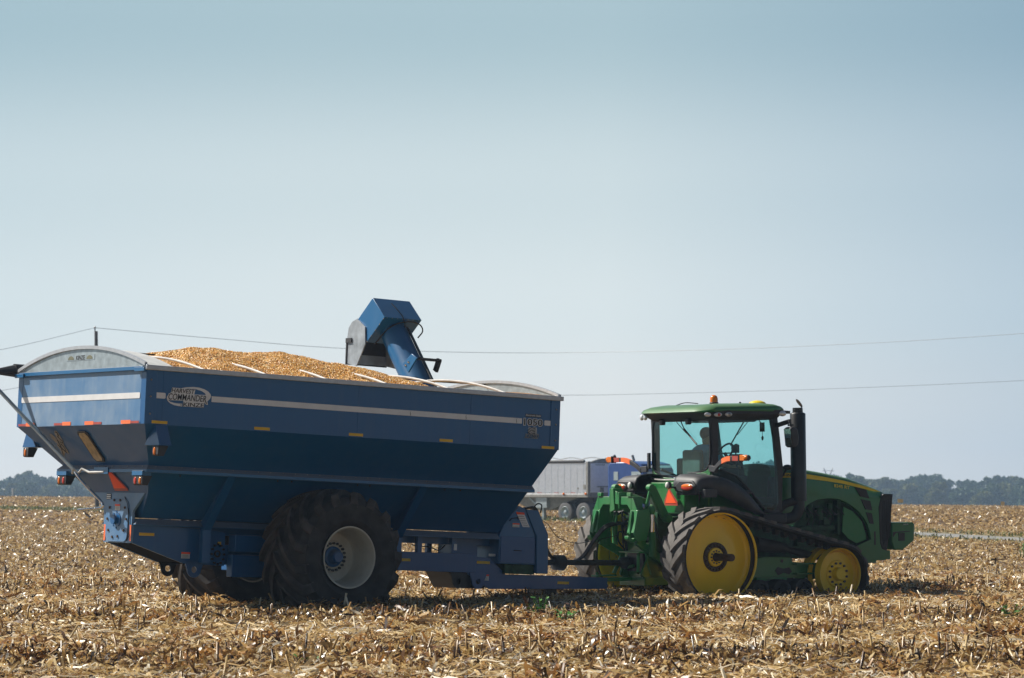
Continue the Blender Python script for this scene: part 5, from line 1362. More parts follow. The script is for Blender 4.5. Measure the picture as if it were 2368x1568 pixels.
# mirror and exhaust
mb = MB(); mb.bar((1.70, -.88, 2.90), (1.74, -1.22, 2.97), .05, .07); mb.tube([(1.74, -1.22, 2.97), (1.75, -1.24, 2.86)], .015, 8); mb.box(1.70, 1.78, -1.26, -1.20, 2.885, 2.92); ma = mb.build('mirror_arm', M['plastic'], tr)
mb = MB(); mb.prism([(1.66, 2.86), (1.73, 2.875), (1.82, 2.84), (1.845, 2.70), (1.83, 2.57), (1.77, 2.52), (1.69, 2.525)], 1, -1.34, -1.14); mh = mb.build('mirror_housing', M['plastic'], ma, bevel=.03)
mb = MB(); mb.add([(1.655, -1.33, 2.84), (1.655, -1.15, 2.84), (1.685, -1.15, 2.55), (1.685, -1.33, 2.55)], [(0, 1, 2, 3)]); mb.build('mirror_face', M['mirror'], mh)
mb = MB(); mb.lathe([(1.60, .10), (1.60, .135), (3.10, .135), (3.115, .125), (3.13, .09), (3.205, .088), (3.21, .08)], (2.265, -.75, 0), 'z', 32)
ex = mb.build('exhaust_stack', M['black'], tr)
mb = MB(); rotf = Matrix.Translation((2.30, -.75, 3.29)) @ Euler((.3, radians(52), 0)).to_matrix().to_4x4()
mb.lathe([(-.006, 0), (-.006, .085), (.006, .085), (.006, 0)], n=24, axis='z'); mb.v = [tuple(rotf @ Vector(p)) for p in mb.v]; mb.tube([(2.36, -.75, 3.20), (2.34, -.75, 3.25)], .012, 6); mb.build('rain_flap', M['black'], ex)
mb = MB(); mb.prism([(2.30, 1.74), (2.40, 1.72), (2.385, 1.86), (2.35, 1.80)], 1, -.885, -.882) if 0 else None
mb = MB(); mb.tube(bez([(2.265, -.75, 1.66), (2.26, -.75, 1.48), (2.18, -.72, 1.34), (2.0, -.68, 1.30), (1.76, -.64, 1.29)], 6), .095, 18); mb.tube(bez([(2.20, -.74, 1.60), (2.02, -.70, 1.56), (1.90, -.66, 1.46), (1.82, -.6, 1.36)], 5), .07, 14); mb.build('exhaust_elbow', M['plastic'], ex)
mb = MB(); mb.ball((2.0, -.78, 2.185), (.085, .07, .05), 12, 8); mb.tube([(2.0, -.75, 2.15), (1.98, -.62, 2.0)], .02, 6); mb.build('hood_mirror', M['black'], tr)
mb = MB(); mb.prism([(1.80, 2.02), (1.95, 2.02), (2.05, 1.3), (1.75, 1.3)], 1, -.60, -.48); mb.box(1.35, 1.85, -.95, -.6, 1.24, 1.40); mb.build('cab_step_box', M['plastic'], tr, bevel=.02)
# fenders
def fender(s):
    prof = [(-.22, 1.83), (-.235, 1.93), (-.20, 2.02), (-.10, 2.075), (.12, 2.09), (.40, 2.05), (.66, 1.95), (.88, 1.80), (1.05, 1.63), (1.20, 1.46), (1.27, 1.40)]
    rings = []
    for (x, z) in prof:
        sk = float(np.interp(x, [-.2, .1, .6, .9, 1.1, 1.27], [.20, .32, .40, .36, .22, .04]))
        r = []
        for y, dz in ((.56, .01), (.62, .012), (.85, .0), (1.05, -.012), (1.16, -.035), (1.205, -.08), (1.215, -.15 * min(1, sk * 5)), (1.22, -sk)):
            cxx, czz = .1, 1.3; dx, dzv = x - cxx, z - czz; l = sqrt(dx * dx + dzv * dzv)
            r.append((x + dx / l * max(dz, -.08), s * y, z + dzv / l * max(dz, -.08) + min(0, dz + .08)))
        rings.append(r)
    mb = MB(); mb.loft(rings, closed=False, caps=False)
    o = mb.build('fender', M['fender'], tr, ang=60); sm = o.modifiers.new('thick', 'SOLIDIFY'); sm.thickness = .02; sm.offset = -1
    mb = MB(); mb.prism([(s * .60, 1.80), (s * .60, 1.90), (s * .74, 1.98), (s * 1.10, 1.985), (s * 1.20, 1.90), (s * 1.20, 1.78), (s * 1.15, 1.76)], 0, -.245, -.20)
    mb.box(-.22, .95, *sorted((s * .6, s * 1.18)), 1.74, 1.80); mb.build('fender_end', M['plastic'], o, bevel=.02)
    mb = MB(); mb.ball((-.255, s * 1.0, 1.865), (.03, .20, .075), 18, 8); mb.build('lamp_surround', M['black'], o)
    mb = MB(); mb.cur = 0; mb.ball((-.272, s * 1.0, 1.87), (.028, .165, .055), 18, 8); ll = mb.build('fender_lamp', M['redlens'], o)
    mb = MB(); mb.ball((-.276, s * 1.0, 1.89), (.026, .155, .036), 18, 8); mb.build('lamp_lens', M['amber'], ll)
    mb = MB(); mb.bar((-.24, s * .64, 1.86), (-.30, s * .56, 1.88), .03, .03); mb.ball((-.33, s * .56, 1.905), (.05, .055, .062), 14, 8); mb.build('work_light_shell', M['black'], tr)
    mb = MB(); mb.ball((-.362, s * .56, 1.905), (.03, .05, .056), 14, 8); mb.build('work_light', M['white'], tr)
fender(-1); fender(1)
mb = MB(); mb.box(-.14, .10, -1.34, -1.22, 1.70, 1.83); mb.tube([(-.14, -1.3, 1.84), (-.14, -1.3, 1.68)], .012, 6); mb.build('control_box', M['fender'], tr, bevel=.01)
mb = MB(); 
for k in range(3): mb.tube([(.0 + .28 * k, -1.19, 2.09 - .05 * k * k), (.02 + .28 * k, -.9, 2.115 - .05 * k * k), (.02 + .28 * k, -.6, 2.12 - .05 * k * k)], .006, 5)
mb.split('fender_rib', M['fender'], tr)
# extremity arms with reflectors
def warn_arm(s):
    P = bez([(.24, s * 1.08, 2.15), (.22, s * 1.24, 2.25), (.20, s * 1.5, 2.335), (.20, s * 1.85, 2.345), (.20, s * 2.10, 2.35)], 6)
    mb = MB(); mb.loft([[p + Vector((-.02, 0, -.04)), p + Vector((.02, 0, -.04)), p + Vector((.02, 0, .04)), p + Vector((-.02, 0, .04))] for p in P]); mb.bar((.26, s * .92, 2.18), (.25, s * 1.12, 2.17), .05, .10)
    mb.bar((.28, s * .9, 2.18), (.28, s * .9, 2.46), .05, .05) if s > 0 else mb.bar((.26, s * 1.09, 2.10), (.26, s * 1.09, 2.20), .04, .04)
    o = mb.build('warning_arm', M['fender'], tr, bevel=.006)
    def seg(a, b2, m_, nm, g=.0):
        mb = MB(); Q = [p for p in P if a - 1e-3 <= abs(p.y) <= b2 + 1e-3]
        mb.loft([[p + Vector((-.024, 0, -.041 - g)), p + Vector((.024, 0, -.041 - g)), p + Vector((.024, 0, .041 + g)), p + Vector((-.024, 0, .041 + g))] for p in Q]); return mb.build(nm, M[m_], o)
    seg(1.33, 1.62, 'orange', 'orange_reflector'); seg(1.62, 1.90, 'redrefl', 'red_reflector')
    mb = MB(); mb.box(.16, .24, *sorted((s * 1.88, s * 2.03)), 2.30, 2.40); mb.ball((.20, s * 2.03, 2.35), (.045, .07, .052), 12, 8); mb.build('marker_lens', M['amber'], o, bevel=.01)
    mb = MB(); mb.box(.15, .25, *sorted((s * 1.87, s * 1.89)), 2.29, 2.41); mb.ball((.225, s * 2.05, 2.35), (.045, .055, .05), 12, 8) if s < 0 else None; mb.build('marker_cap', M['black'], o)
warn_arm(-1); warn_arm(1)
# slow moving vehicle sign on the rear
frs = lambda u, v, w: (-.08 - w, -u - .03, v)
mb = MB(); patch(mb, [(.06, 1.56), (.06 - .01, 1.64), (.17, 1.83), (.215, 1.83), (.43, 1.63), (.44, 1.56)], lambda u, v, w: frs(u + .02, v, w), .02, .006); sv = mb.build('slow_vehicle_sign', M['redrefl'], tr)
mb = MB(); patch(mb, [(.085, 1.60), (.185, 1.815), (.205, 1.815), (.405, 1.60)], lambda u, v, w: frs(u + .02, v, w), .028, .004); mb.box(-.10, -.08, -.28, -.19, 1.84, 1.93); mb.build('sign_face', M['brightred'], sv)
# hitch: quick coupler
XK = -1.05
mb = MB()
for s in (-1, 1):
    y = lambda v: s * v
    mb.prism([(y(.14), 1.72), (y(.52), 1.72), (y(.665), 1.49), (y(.46), 1.49), (y(.36), 1.585), (y(.16), 1.585)], 0, XK, XK + .04)
    mb.prism([(XK, 1.72), (XK + .22, 1.70), (XK + .22, 1.50), (XK, 1.49)], 1, *sorted((y(.47), y(.51))))
    rings = [[(XK + a, y(.665), z), (XK + a, y(.46), z), (XK + a + .03, y(.46), z), (XK + a + .03, y(.665), z)] for a, z in ((0, 1.50), (-.02, 1.32), (-.08, 1.12))]
    mb.loft(rings)
    mb.prism([(XK, 1.50), (XK + .24, 1.52), (XK + .26, 1.28), (XK + .18, 1.0), (XK - .02, .97), (XK - .08, 1.1)], 1, *sorted((y(.655), y(.675))))
    mb.prism([(XK, 1.50), (XK + .2, 1.52), (XK + .22, 1.3), (XK + .12, 1.0), (XK - .02, .99), (XK - .08, 1.1)], 1, *sorted((y(.455), y(.475))))
    mb.box(XK, XK + .22, *sorted((y(.14), y(.50))), 1.70, 1.722)
    mb.box(XK - .02, XK + .03, *sorted((y(.38), y(.5))), 1.725, 1.79)
    # hook
    hk = [(XK - .06 - .10 * cos(a) , 1.05 - .085 * sin(a)) for a in np.linspace(-.3, pi * .9, 10)]; hk2 = [(XK - .06 - .045 * cos(a), 1.055 - .035 * sin(a)) for a in np.linspace(pi * .9, -.3, 10)]
    mb.prism(hk + hk2, 1, *sorted((y(.50), y(.62))))
mb.prism([(.16, 1.70), (.09, 1.86), (.02, 1.86), (-.02, 1.50), (.10, 1.46)], 0, XK - .02, XK + .0)
mb.prism([(-.14, 1.70), (-.10, 1.80), (-.04, 1.82), (-.03, 1.60), (-.14, 1.585)], 0, XK - .02, XK)
mb.box(XK - .02, XK + .22, -.16, -.13, 1.52, 1.80); mb.box(XK - .02, XK + .22, .10, .13, 1.48, 1.86)
cp_ = mb.build('hitch_coupler', M['green_hi'], tr, bevel=.008)
mb = MB()
for s in (-1, 1): mb.tube([(XK - .08, s * .56, 1.10), (XK - .05, s * .54, 1.30), (XK - .01, s * .53, 1.48)], .022, 8)
mb.split('coupler_latch', M['green_hi'], cp_)
# top link, lift arms, links, lower arms
mb = MB(); mb.tube([(XK + .1, 0, 1.72), (-.62, 0, 1.70), (-.40, 0, 1.62)], .05, 14); mb.build('top_link', M['green_hi'], tr)
for s in (-1, 1):
    y = s * .52
    mb = MB(); mb.bar((-.66, y, 1.87), (-.38, s * .50, 1.38), .07, .15); mb.tube([(-.68, y - .06, 1.87), (-.68, y + .06, 1.87)], .06, 14); mb.tube([(-.35, .0, 1.35), (-.35, s * .6, 1.35)], .07, 14)
    mb.build('lift_arm', M['green_hi'], tr, bevel=.012)
    mb = MB(); mb.tube([(-.68, y, 1.85), (-.78, y - s * .02, 1.45)], .028, 12); mb.tube([(-.78, y - s * .02, 1.47), (-.86, y, 1.12)], .042, 12); mb.box(-.92, -.82, *sorted((y - .05, y + .05)), .90, 1.14)
    mb.build('lift_link', M['green_hi'], tr, bevel=.006)
    mb = MB(); mb.bar((XK + .06, s * .55, .98), (-.30, s * .42, .58), .07, .13); mb.build('lower_link', M['green_hi'], tr, bevel=.012)
mb = MB(); mb.tube([(-.72, -.60, 1.42), (-.72, -.60, 1.13)], .058, 20); lc = mb.build('lift_cylinder_rod', M['chrome'], tr)
mb = MB(); mb.tube([(-.72, -.60, 1.13), (-.70, -.60, .72)], .062, 18); mb.ball((-.72, -.60, 1.50), (.07, .07, .09), 12, 8); mb.build('cylinder_body', M['green_hi'], lc)
mb = MB(); mb.tube([(-.68, .56, 1.40), (-.68, .56, .9)], .05, 16); mb.build('lift_cylinder_rod', M['green_hi'], tr)
# pto housing, drawbar frame
mb = MB(); mb.box(-.62, -.40, -.36, .36, .35, .95); mb.prism([(-.78, .44), (-.78, .40), (-.60, .28), (-.30, .28), (-.30, .95), (-.42, 1.3), (-.50, .95)], 1, -.36, -.31); mb.prism([(-.78, .44), (-.78, .40), (-.60, .28), (-.30, .28), (-.30, .95), (-.42, 1.3), (-.50, .95)], 1, .25, .30)
mb.box(-.80, -.60, -.33, .28, .77, .80); mb.box(-.72, -.1, -.38, .38, .22, .36); mb.build('rear_frame', M['green'], tr, bevel=.01)
mb = MB(); mb.box(-.66, -.62, -.26, .22, .46, .76); mb.build('pto_recess', M['black'], tr)
mb = MB(); mb.bar((-.2, .05, .33), (-1.33, .10, .33), .12, .06); mb.box(-1.42, -1.22, .0, .20, .385, .415); mb.bar((-1.0, .09, .40), (-1.40, .11, .40), .12, .03); mb.tube([(-1.36, .105, .22), (-1.36, .105, .46)], .028, 12)
mb.build('drawbar', M['green_hi'], tr, bevel=.008)
mb = MB(); mb.tube([(-.7, -.02, .55), (-.7, .34, .50)], .03, 8); mb.bar((-.72, .30, .72), (-.86, .34, .42), .05, .06); mb.bar((-.72, -.20, .75), (-.80, -.30, .44), .05, .09); mb.split('stay_bar', M['green_hi'], tr, bevel=.005)
# remote valves and hoses behind the cab
mb = MB()
mb.box(-.50, -.34, -.46, .46, 1.02, 1.45)
for k in range(6):
    for j in range(2): mb.tube([(-.50, -.30 + .11 * k, 1.12 + .2 * j), (-.60, -.30 + .11 * k, 1.10 + .2 * j)], .026, 10)
mb.build('remote_valves', M['engine'], tr)
rs = random.Random(3)
mb = MB()
for k in range(22):
    y = rs.uniform(-.42, .42); z = rs.uniform(1.05, 1.45); y2 = y + rs.uniform(-.2, .2)
    mb.tube(bez([(-.52, y, z), (-.66, (y + y2) / 2, z + rs.uniform(-.02, .1)), (-.62, y2, z - rs.uniform(.1, .35)), (-.45, y2 + .05, z - rs.uniform(.2, .5))], 5), rs.choice((.010, .014, .018)), 6)
mb.split('tractor_hose', M['black'], tr)
mb = MB()
for k in range(26): 
    y = rs.uniform(-.45, .4); z = rs.uniform(.98, 1.62); mb.tube([(-.56, y, z), (-.60, y + rs.uniform(-.03, .03), z + rs.uniform(-.02, .02))], rs.uniform(.010, .02), 8)
mb.split('hose_coupling', M['steel'], tr)
mb = MB(); mb.tube(bez([(-.9, .16, 1.44), (-.93, .2, 1.2), (-.9, .25, 1.0), (-.85, .24, .9)], 5), .01, 6); mb.tube(bez([(-.72, -.4, .98), (-.78, -.48, .85), (-.74, -.5, .6), (-.65, -.46, .42)], 6), .015, 6); mb.split('lift_cable', M['green_hi'], tr)

# ================================================================== driver
drv = empty('person'); drv.parent = None
Mtr = Matrix.Translation(tr.location) @ tr.rotation_euler.to_matrix().to_4x4()
drv.matrix_world = Mtr @ Matrix.Translation((.80, .02, 2.02)) @ Matrix.Scale(1.08, 4)
tag(drv, 'driver in a blue shirt sitting in the tractor cab, seen from behind', 'person')
def skinned(name, verts, edges, rad, m_, parent, root=0, sub=2):
    me = bpy.data.meshes.new(name); me.from_pydata(verts, edges, []); me.materials.append(m_)
    o = bpy.data.objects.new(name, me); COL.objects.link(o); o.parent = parent
    s_ = o.modifiers.new('skin', 'SKIN'); s_.use_smooth_shade = True
    for i, r in enumerate(rad):
        sv_ = me.skin_vertices[0].data[i]; sv_.radius = (r, r) if not isinstance(r, tuple) else r; sv_.use_root = (i == root)
    ss = o.modifiers.new('sub', 'SUBSURF'); ss.levels = sub; ss.render_levels = sub
    return o
V_ = [(0, 0, 0), (0, 0, .15), (.02, 0, .34), (.03, 0, .46), (.05, 0, .53), (.07, 0, .58), (.085, .0, .67), (.08, 0, .75),
      (.03, .18, .45), (.16, .24, .24), (.38, .20, .30), (.47, .19, .33),
      (.03, -.18, .45), (.12, -.26, .22), (.34, -.30, .16), (.42, -.30, .18),
      (.10, .10, .0), (.46, .13, .02), (.52, .13, -.38), (.64, .13, -.44),
      (.10, -.10, .0), (.46, -.14, .02), (.52, -.14, -.38), (.64, -.14, -.44)]
E_ = [(0, 1), (1, 2), (2, 3), (3, 4), (4, 5), (5, 6), (6, 7), (3, 8), (8, 9), (9, 10), (10, 11), (3, 12), (12, 13), (13, 14), (14, 15), (0, 16), (16, 17), (17, 18), (18, 19), (0, 20), (20, 21), (21, 22), (22, 23)]
R_ = [(.14, .15), (.13, .14), (.12, .17), (.11, .15), .055, .075, (.105, .085), (.07, .06), .07, .045, .034, .035, .07, .045, .034, .035, .09, .065, .045, .04, .09, .065, .045, .04]
# five fingers on each hand
hv, he, hr = list(V_), list(E_), list(R_)
for hi, sy in ((11, 1), (15, -1)):
    b0 = hv[hi]
    for f, (dy, ln_) in enumerate(((-.030, .075), (-.010, .085), (.010, .082), (.028, .065))):
        i = len(hv); hv.append((b0[0] + .04, b0[1] + dy, b0[2] + .005)); hv.append((b0[0] + .04 + ln_ * .5, b0[1] + dy, b0[2] - .01)); hv.append((b0[0] + .03 + ln_ * .6, b0[1] + dy, b0[2] - .045))
        he += [(hi, i), (i, i + 1), (i + 1, i + 2)]; hr += [.011, .010, .008]
    i = len(hv); hv.append((b0[0] + .0, b0[1] - sy * .04, b0[2] + .01)); hv.append((b0[0] + .035, b0[1] - sy * .05, b0[2] - .02)); he += [(hi, i), (i, i + 1)]; hr += [.012, .010]
body = skinned('body', hv, he, hr, M['skin'], drv)
sh_v = [V_[i] for i in (0, 1, 2, 3, 4, 8, 9, 12, 13)]; sh_v[0] = (0, 0, .02); sh_v[4] = (.04, 0, .52)
skinned('shirt', sh_v, [(0, 1), (1, 2), (2, 3), (3, 4), (3, 5), (5, 6), (3, 7), (7, 8)], [(.165, .175), (.155, .185), (.145, .215), (.13, .19), .06, .095, .065, .095, .065], M['shirt'], drv)
tv_ = [V_[i] for i in (0, 16, 17, 18, 20, 21, 22)]
skinned('trousers', tv_, [(0, 1), (1, 2), (2, 3), (0, 4), (4, 5), (5, 6)], [(.15, .16), .105, .08, .06, .105, .08, .06], M['trousers'], drv)
mb = MB(); mb.ball((.07, 0, .705), (.115, .092, .105), 16, 10); mb.build('hair', M['hair'], drv, ang=80)
mb = MB(); mb.ball((0.185, 0, 0.65), (.018, .014, .02), 8, 6); mb.ball((0.165, 0.035, 0.675), .012, 8, 6); mb.ball((0.165, -0.035, 0.675), .012, 8, 6); mb.box(.165, .182, -.025, .025, .600, .608)
mb.ball((0.08, 0.088, 0.655), (.02, .01, .03), 8, 6); mb.ball((0.08, -0.088, 0.655), (.02, .01, .03), 8, 6); mb.build('face_features', M['skin'], drv, ang=80)
# ================================================================== grain trailer and truck beyond
S4 = radians(-45)
trl = empty('grain_trailer'); pose(trl, 4.0, 157.0, -45)        # origin at the near front corner on the ground, +x forward
tag(trl, 'white grain trailer with ribbed sides parked behind the blue truck', 'trailer')
L_T, W_T = 12.5, 2.55
mb = MB(); mb.box(-L_T, 0, 0, W_T, 1.45, 3.12)
body_ = mb.build('trailer_body', M['trailerwhite'], trl)
# the ribbed side faces -y (towards the photographer)
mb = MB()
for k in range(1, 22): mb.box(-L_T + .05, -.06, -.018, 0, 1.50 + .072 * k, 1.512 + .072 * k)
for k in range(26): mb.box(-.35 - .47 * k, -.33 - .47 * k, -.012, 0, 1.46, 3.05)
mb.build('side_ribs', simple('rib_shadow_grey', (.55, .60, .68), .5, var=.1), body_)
mb = MB(); mb.box(-L_T, .03, -.05, .02, 1.30, 1.47); mb.box(-.14, .03, -.04, W_T + .04, 1.30, 3.2) ; mb.box(-L_T, 0, W_T - .02, W_T + .05, 1.30, 1.47)
mb.build('trailer_frame', M['trailergrey'], trl, bevel=.02)
mb = MB(); mb.box(.03, .06, .12, W_T - .12, 1.56, 3.1); fn = mb.build('front_panel', M['trailerwhite'], trl)
mb = MB(); mb.box(.06, .10, .6, 1.9, 1.85, 1.90); mb.box(.06, .10, .85, 1.1, 1.60, 1.83); mb.box(.06, .10, 1.5, 1.75, 1.60, 1.83); mb.box(.06, .09, .5, 1.2, 3.0, 3.04); mb.build('front_fittings', M['trailergrey'], fn)
mb = MB(); ys_ = np.linspace(0, W_T, 13)
mb.prism([(y, 3.12 + .24 * (1 - ((y - W_T / 2) / (W_T / 2)) ** 2)) for y in ys_] + [(W_T, 3.1), (0, 3.1)], 0, -.06, .07); mb.build('front_bow_cap', M['trailergrey'], trl)
mb = MB(); mb.tube([(-L_T, .06, 3.16), (-.3, .02, 3.20)], .085, 10); mb.build('rolled_tarp', M['plastic'], trl)
for k in range(8):
    mb = MB(); x = -.9 - 1.55 * k; mb.tube([(x, y, 3.14 + .27 * (1 - ((y - W_T / 2) / (W_T / 2)) ** 2)) for y in np.linspace(0, W_T, 11)], .03, 6); mb.build('tarp_bow', M['white'], trl)
mb = MB(); mb.prism([(-1.0, 1.32), (-3.0, .62), (-4.4, .62), (-6.3, 1.32)], 1, .25, W_T - .25); mb.prism([(-6.6, 1.32), (-8.1, .62), (-9.4, .62), (-10.8, 1.32)], 1, .25, W_T - .25); mb.split('hopper', M['trailergrey'], trl)
mb = MB(); mb.box(-3.55, -3.40, .15, .32, .10, 1.3); mb.box(-3.65, -3.3, .10, .36, .05, .12); mb.bar((-3.5, .25, .55), (-4.6, .25, 1.3), .08, .08); mb.box(-3.9, -3.1, .05, .4, .75, 1.3); mb.build('landing_leg', M['galv'], trl)
for x in (-1.75 , -4.9 , -.13):
    mb = MB(); mb.ball((x, -.06, 1.50), (.09, .04, .06), 8, 6); mb.build('marker_lamp', M['amber'], trl)
for k in range(10):
    mb = MB(); mb.box(-.6 - .62 * k, -.25 - .62 * k, -.056, -.05, 1.535, 1.565); mb.build('reflector_strip', M['redrefl' if k % 2 else 'galv'], trl)
mb = MB(); mb.box(-.35, -.2, -.03, -.0, 1.75, 1.98); mb.box(-.8, -.7, -.03, 0, 1.75, 1.82); mb.split('placard', M['trailergrey'], trl)
def road_wheel(parent, x, y, s, name='wheel', r=.52):
    w = empty(name, parent, (x, y, r))
    mb = MB(); h = .27
    for yy in (0, .33 * s):
        mb.lathe([(yy - h / 2, r * .6), (yy - h / 2 * 1.0, r * .85), (yy - h / 2 * .8, r * .985), (yy, r), (yy + h / 2 * .8, r * .985), (yy + h / 2, r * .85), (yy + h / 2, r * .6)], n=36, caps=False)
    mb.build('tyre', simple('road_tyre', (.09, .09, .095), .8, var=.2) if 'rt' not in M else M['rt'], w)
    mb = MB(); a = -s * h / 2
    mb.lathe([(a, r * .60), (a - s * .005, r * .58), (a + s * .06, r * .50), (a + s * .12, r * .42), (a + s * .12, r * .22), (a + s * .02, r * .20), (a + s * .0, r * .10), (a, 0)], n=32, caps=False); mb.build('rim', M['galv'], w)
M['rt'] = simple('road_tyre', (.10, .10, .105), .8, var=.2)
for x in (-10.3, -11.6):
    road_wheel(trl, x, .18, 1); road_wheel(trl, x, W_T - .18, -1)
trk = empty('semi_truck'); pose(trk, 4.0, 157.0, -45)
tag(trk, 'blue semi truck coupled to the white grain trailer, mostly behind the tractor', 'truck')
for x in (-1.75, -.42): road_wheel(trk, x, .18, 1); road_wheel(trk, x, W_T - .18, -1)
mb = MB(); mb.box(-2.6, 7.0, .85, 1.05, .85, 1.15); mb.box(-2.6, 7.0, 1.5, 1.7, .85, 1.15); mb.box(-2.5, -.2, .6, 1.95, 1.1, 1.28); mb.build('truck_frame', M['black'], trk)
mb = MB(); mb.prism([(1.3, .75), (1.3, 2.95), (1.45, 3.15), (2.9, 3.2), (3.6, 3.05), (3.85, 2.75), (3.9, 1.9), (3.9, .75)], 1, .1, W_T - .1); cb = mb.build('truck_cab', M['truckblue'], trk, bevel=.08)
mb = MB(); mb.box(3.0, 3.65, .085, .1, 1.95, 2.65); mb.box(1.75, 2.05, .085, .1, 2.2, 2.65); mb.box(3.865, 3.92, .35, W_T - .35, 2.0, 2.65); mb.split('cab_window', simple('truck_window', (.35, .42, .45), .15), cb)
mb = MB(); mb.prism([(3.9, .75), (3.9, 1.95), (6.0, 1.72), (6.35, 1.5), (6.4, .6), (5.9, .6)], 1, .35, W_T - .35); mb.build('bonnet', M['truckblue'], trk, bevel=.08)
mb = MB(); mb.prism([(4.4, 1.0), (4.6, 1.25), (5.1, 1.35), (5.6, 1.25), (5.8, 1.0)], 1, .1, .4); mb.prism([(4.4, 1.0), (4.6, 1.25), (5.1, 1.35), (5.6, 1.25), (5.8, 1.0)], 1, W_T - .4, W_T - .1); mb.split('mudguard', M['truckblue'], trk, bevel=.03)
for y in (.85, W_T - .3):
    mb = MB(); mb.tube([(1.18, y, 1.0), (1.18, y, 3.3), (1.08, y, 3.52)], [.075, .075, .07], 12); mb.build('exhaust_stack', M['steel'], trk)
for y in (.2, W_T - .2): road_wheel(trk, 5.1, y, 1 if y < 1 else -1)
mb = MB(); mb.box(3.4, 3.6, -.15, .0, 2.0, 2.5); mb.box(3.5, 3.9, .4, W_T - .4, 2.85, 2.98); mb.split('mirror', M['chrome'], trk)
mb = MB(); mb.box(6.36, 6.46, .4, W_T - .4, .75, 1.45); mb.build('radiator_grille', M['chrome'], trk)

# ================================================================== pole and wires
PX, PY = (226 - 1183.5) / F_PX * 200, 200.0
gz0 = float(ground_z(PX, PY))
pl = empty('utility_pole', None, (PX, PY, gz0)); tag(pl, 'weathered wooden utility pole behind the rear of the blue cart', 'utility pole')
ptop = CAM_H + (YH - 766) / F_PX * PY - gz0
mb = MB(); mb.tube([(0, 0, -.3), (-.06, 0, ptop * .5), (-.15, 0, ptop)], [.16, .14, .115], 12); mb.build('pole', M['wood'], pl)
mb = MB(); mb.tube([(-.21, 0, ptop - .5), (-.23, 0, ptop + .25)], .04, 8); mb.build('insulator_bracket', M['plastic'], pl)
mb = MB(); mb.lathe([(ptop + .2, .04), (ptop + .22, .08), (ptop + .27, .08), (ptop + .32, .03)], (-.23, 0, 0), 'z', 12); mb.build('insulator', M['steel'], pl)
def wpt(x, y, d): return ((x - 1183.5) / F_PX * d, d, CAM_H + (YH - y) / F_PX * d)
def wire(name, P, r, label):
    mb = MB(); mb.tube(bez(P, 14), r, 5); o = mb.build(name, M['wire'], None); tag(o, label, 'cable', 'power lines strung over the field')
top = wpt(218, 758, 200)
wire('power_line', [wpt(-260, 850, 165), wpt(0, 809, 182), top], .014, 'cable running from the pole top out of the left edge')
wire('power_line', [top, wpt(500, 783, 205), wpt(800, 806, 212), wpt(1180, 816, 216), wpt(1600, 810, 205), wpt(2000, 794, 190), wpt(2367, 771, 175), wpt(2800, 735, 160), wpt(4200, 560, 120)], .015, 'upper cable sweeping across the sky from the pole to the right')
wire('power_line', [wpt(-200, 940, 182), wpt(60, 893, 190), wpt(226, 862, 200), wpt(600, 893, 210), wpt(1000, 912, 212), wpt(1300, 914, 210), wpt(1500, 911, 205), wpt(1900, 900, 192), wpt(2367, 880, 175), wpt(2800, 855, 160), wpt(4200, 770, 120)], .013, 'lower cable passing behind the cart and over the tractor')

# far lattice tower, sign markers
def far_tower(px, d, h, base):
    x = (px - 1183.5) / F_PX * d; t0 = empty('transmission_tower', None, (x, d, base)); tag(t0, 'tiny lattice transmission tower on the skyline above the hood', 'tower')
    mb = MB()
    for sx_, sy_ in ((-1, -1), (1, -1), (1, 1), (-1, 1)): mb.tube([(3 * sx_, 3 * sy_, 0), (.8 * sx_, .8 * sy_, h * .8), (2.2 * sx_, .5 * sy_, h)], .22, 5)
    for k in range(6):
        z = h * k / 7; w_ = 3 - 2.2 * z / (h * .8); z2 = h * (k + 1) / 7; w2 = 3 - 2.2 * z2 / (h * .8)
        mb.bar((-w_, -w_, z), (w2, -w2, z2), .15, .15); mb.bar((w_, -w_, z), (-w2, -w2, z2), .15, .15)
    mb.build('lattice', M['steel'], t0)
    mb = MB(); mb.bar((-3, 0, h * .93), (3, 0, h * .93), .25, .25); mb.bar((-3, 0, h * .82), (3, 0, h * .82), .25, .25); mb.split('crossarm', M['steel'], t0)
far_tower(1914, 1500, 18, -7)
def marker(px, py, d, w_, h_, label):
    x, y, z = wpt(px, py, d); g0 = float(ground_z(x, y)); r = empty('marker_sign', None, (x, y, g0)); tag(r, label, 'marker sign')
    mb = MB(); mb.prism(roundrect(-w_ / 2, w_ / 2, z - g0 - h_ / 2, z - g0 + h_ / 2, .05), 1, -.02, .02); mb.build('sign_plate', M['yellowrefl'], r)
    mb = MB(); mb.tube([(0, .04, -.2), (0, .04, z - g0)], .03, 6); mb.build('post', M['galv'], r)
marker(2080, 1158, 335, .62, .40, 'small yellow marker sign just beyond the tractor nose')
marker(2316, 1164, 335, .40, .40, 'small yellow marker sign near the right edge of the field')
wx = wpt(31, 1144, 330); r = empty('marker_post', None, (wx[0], 330, float(ground_z(wx[0], 330)))); tag(r, 'tiny white marker post at the far left field edge', 'marker post')
mb = MB(); mb.lathe([(-.1, .09), (.85, .09), (.95, .05), (.97, 0)], axis='z', n=12); mb.build('post', M['white'], r)
mb = MB(); mb.box(-.13, .13, -.13, .13, 0, .06); mb.build('base', M['galv'], r)

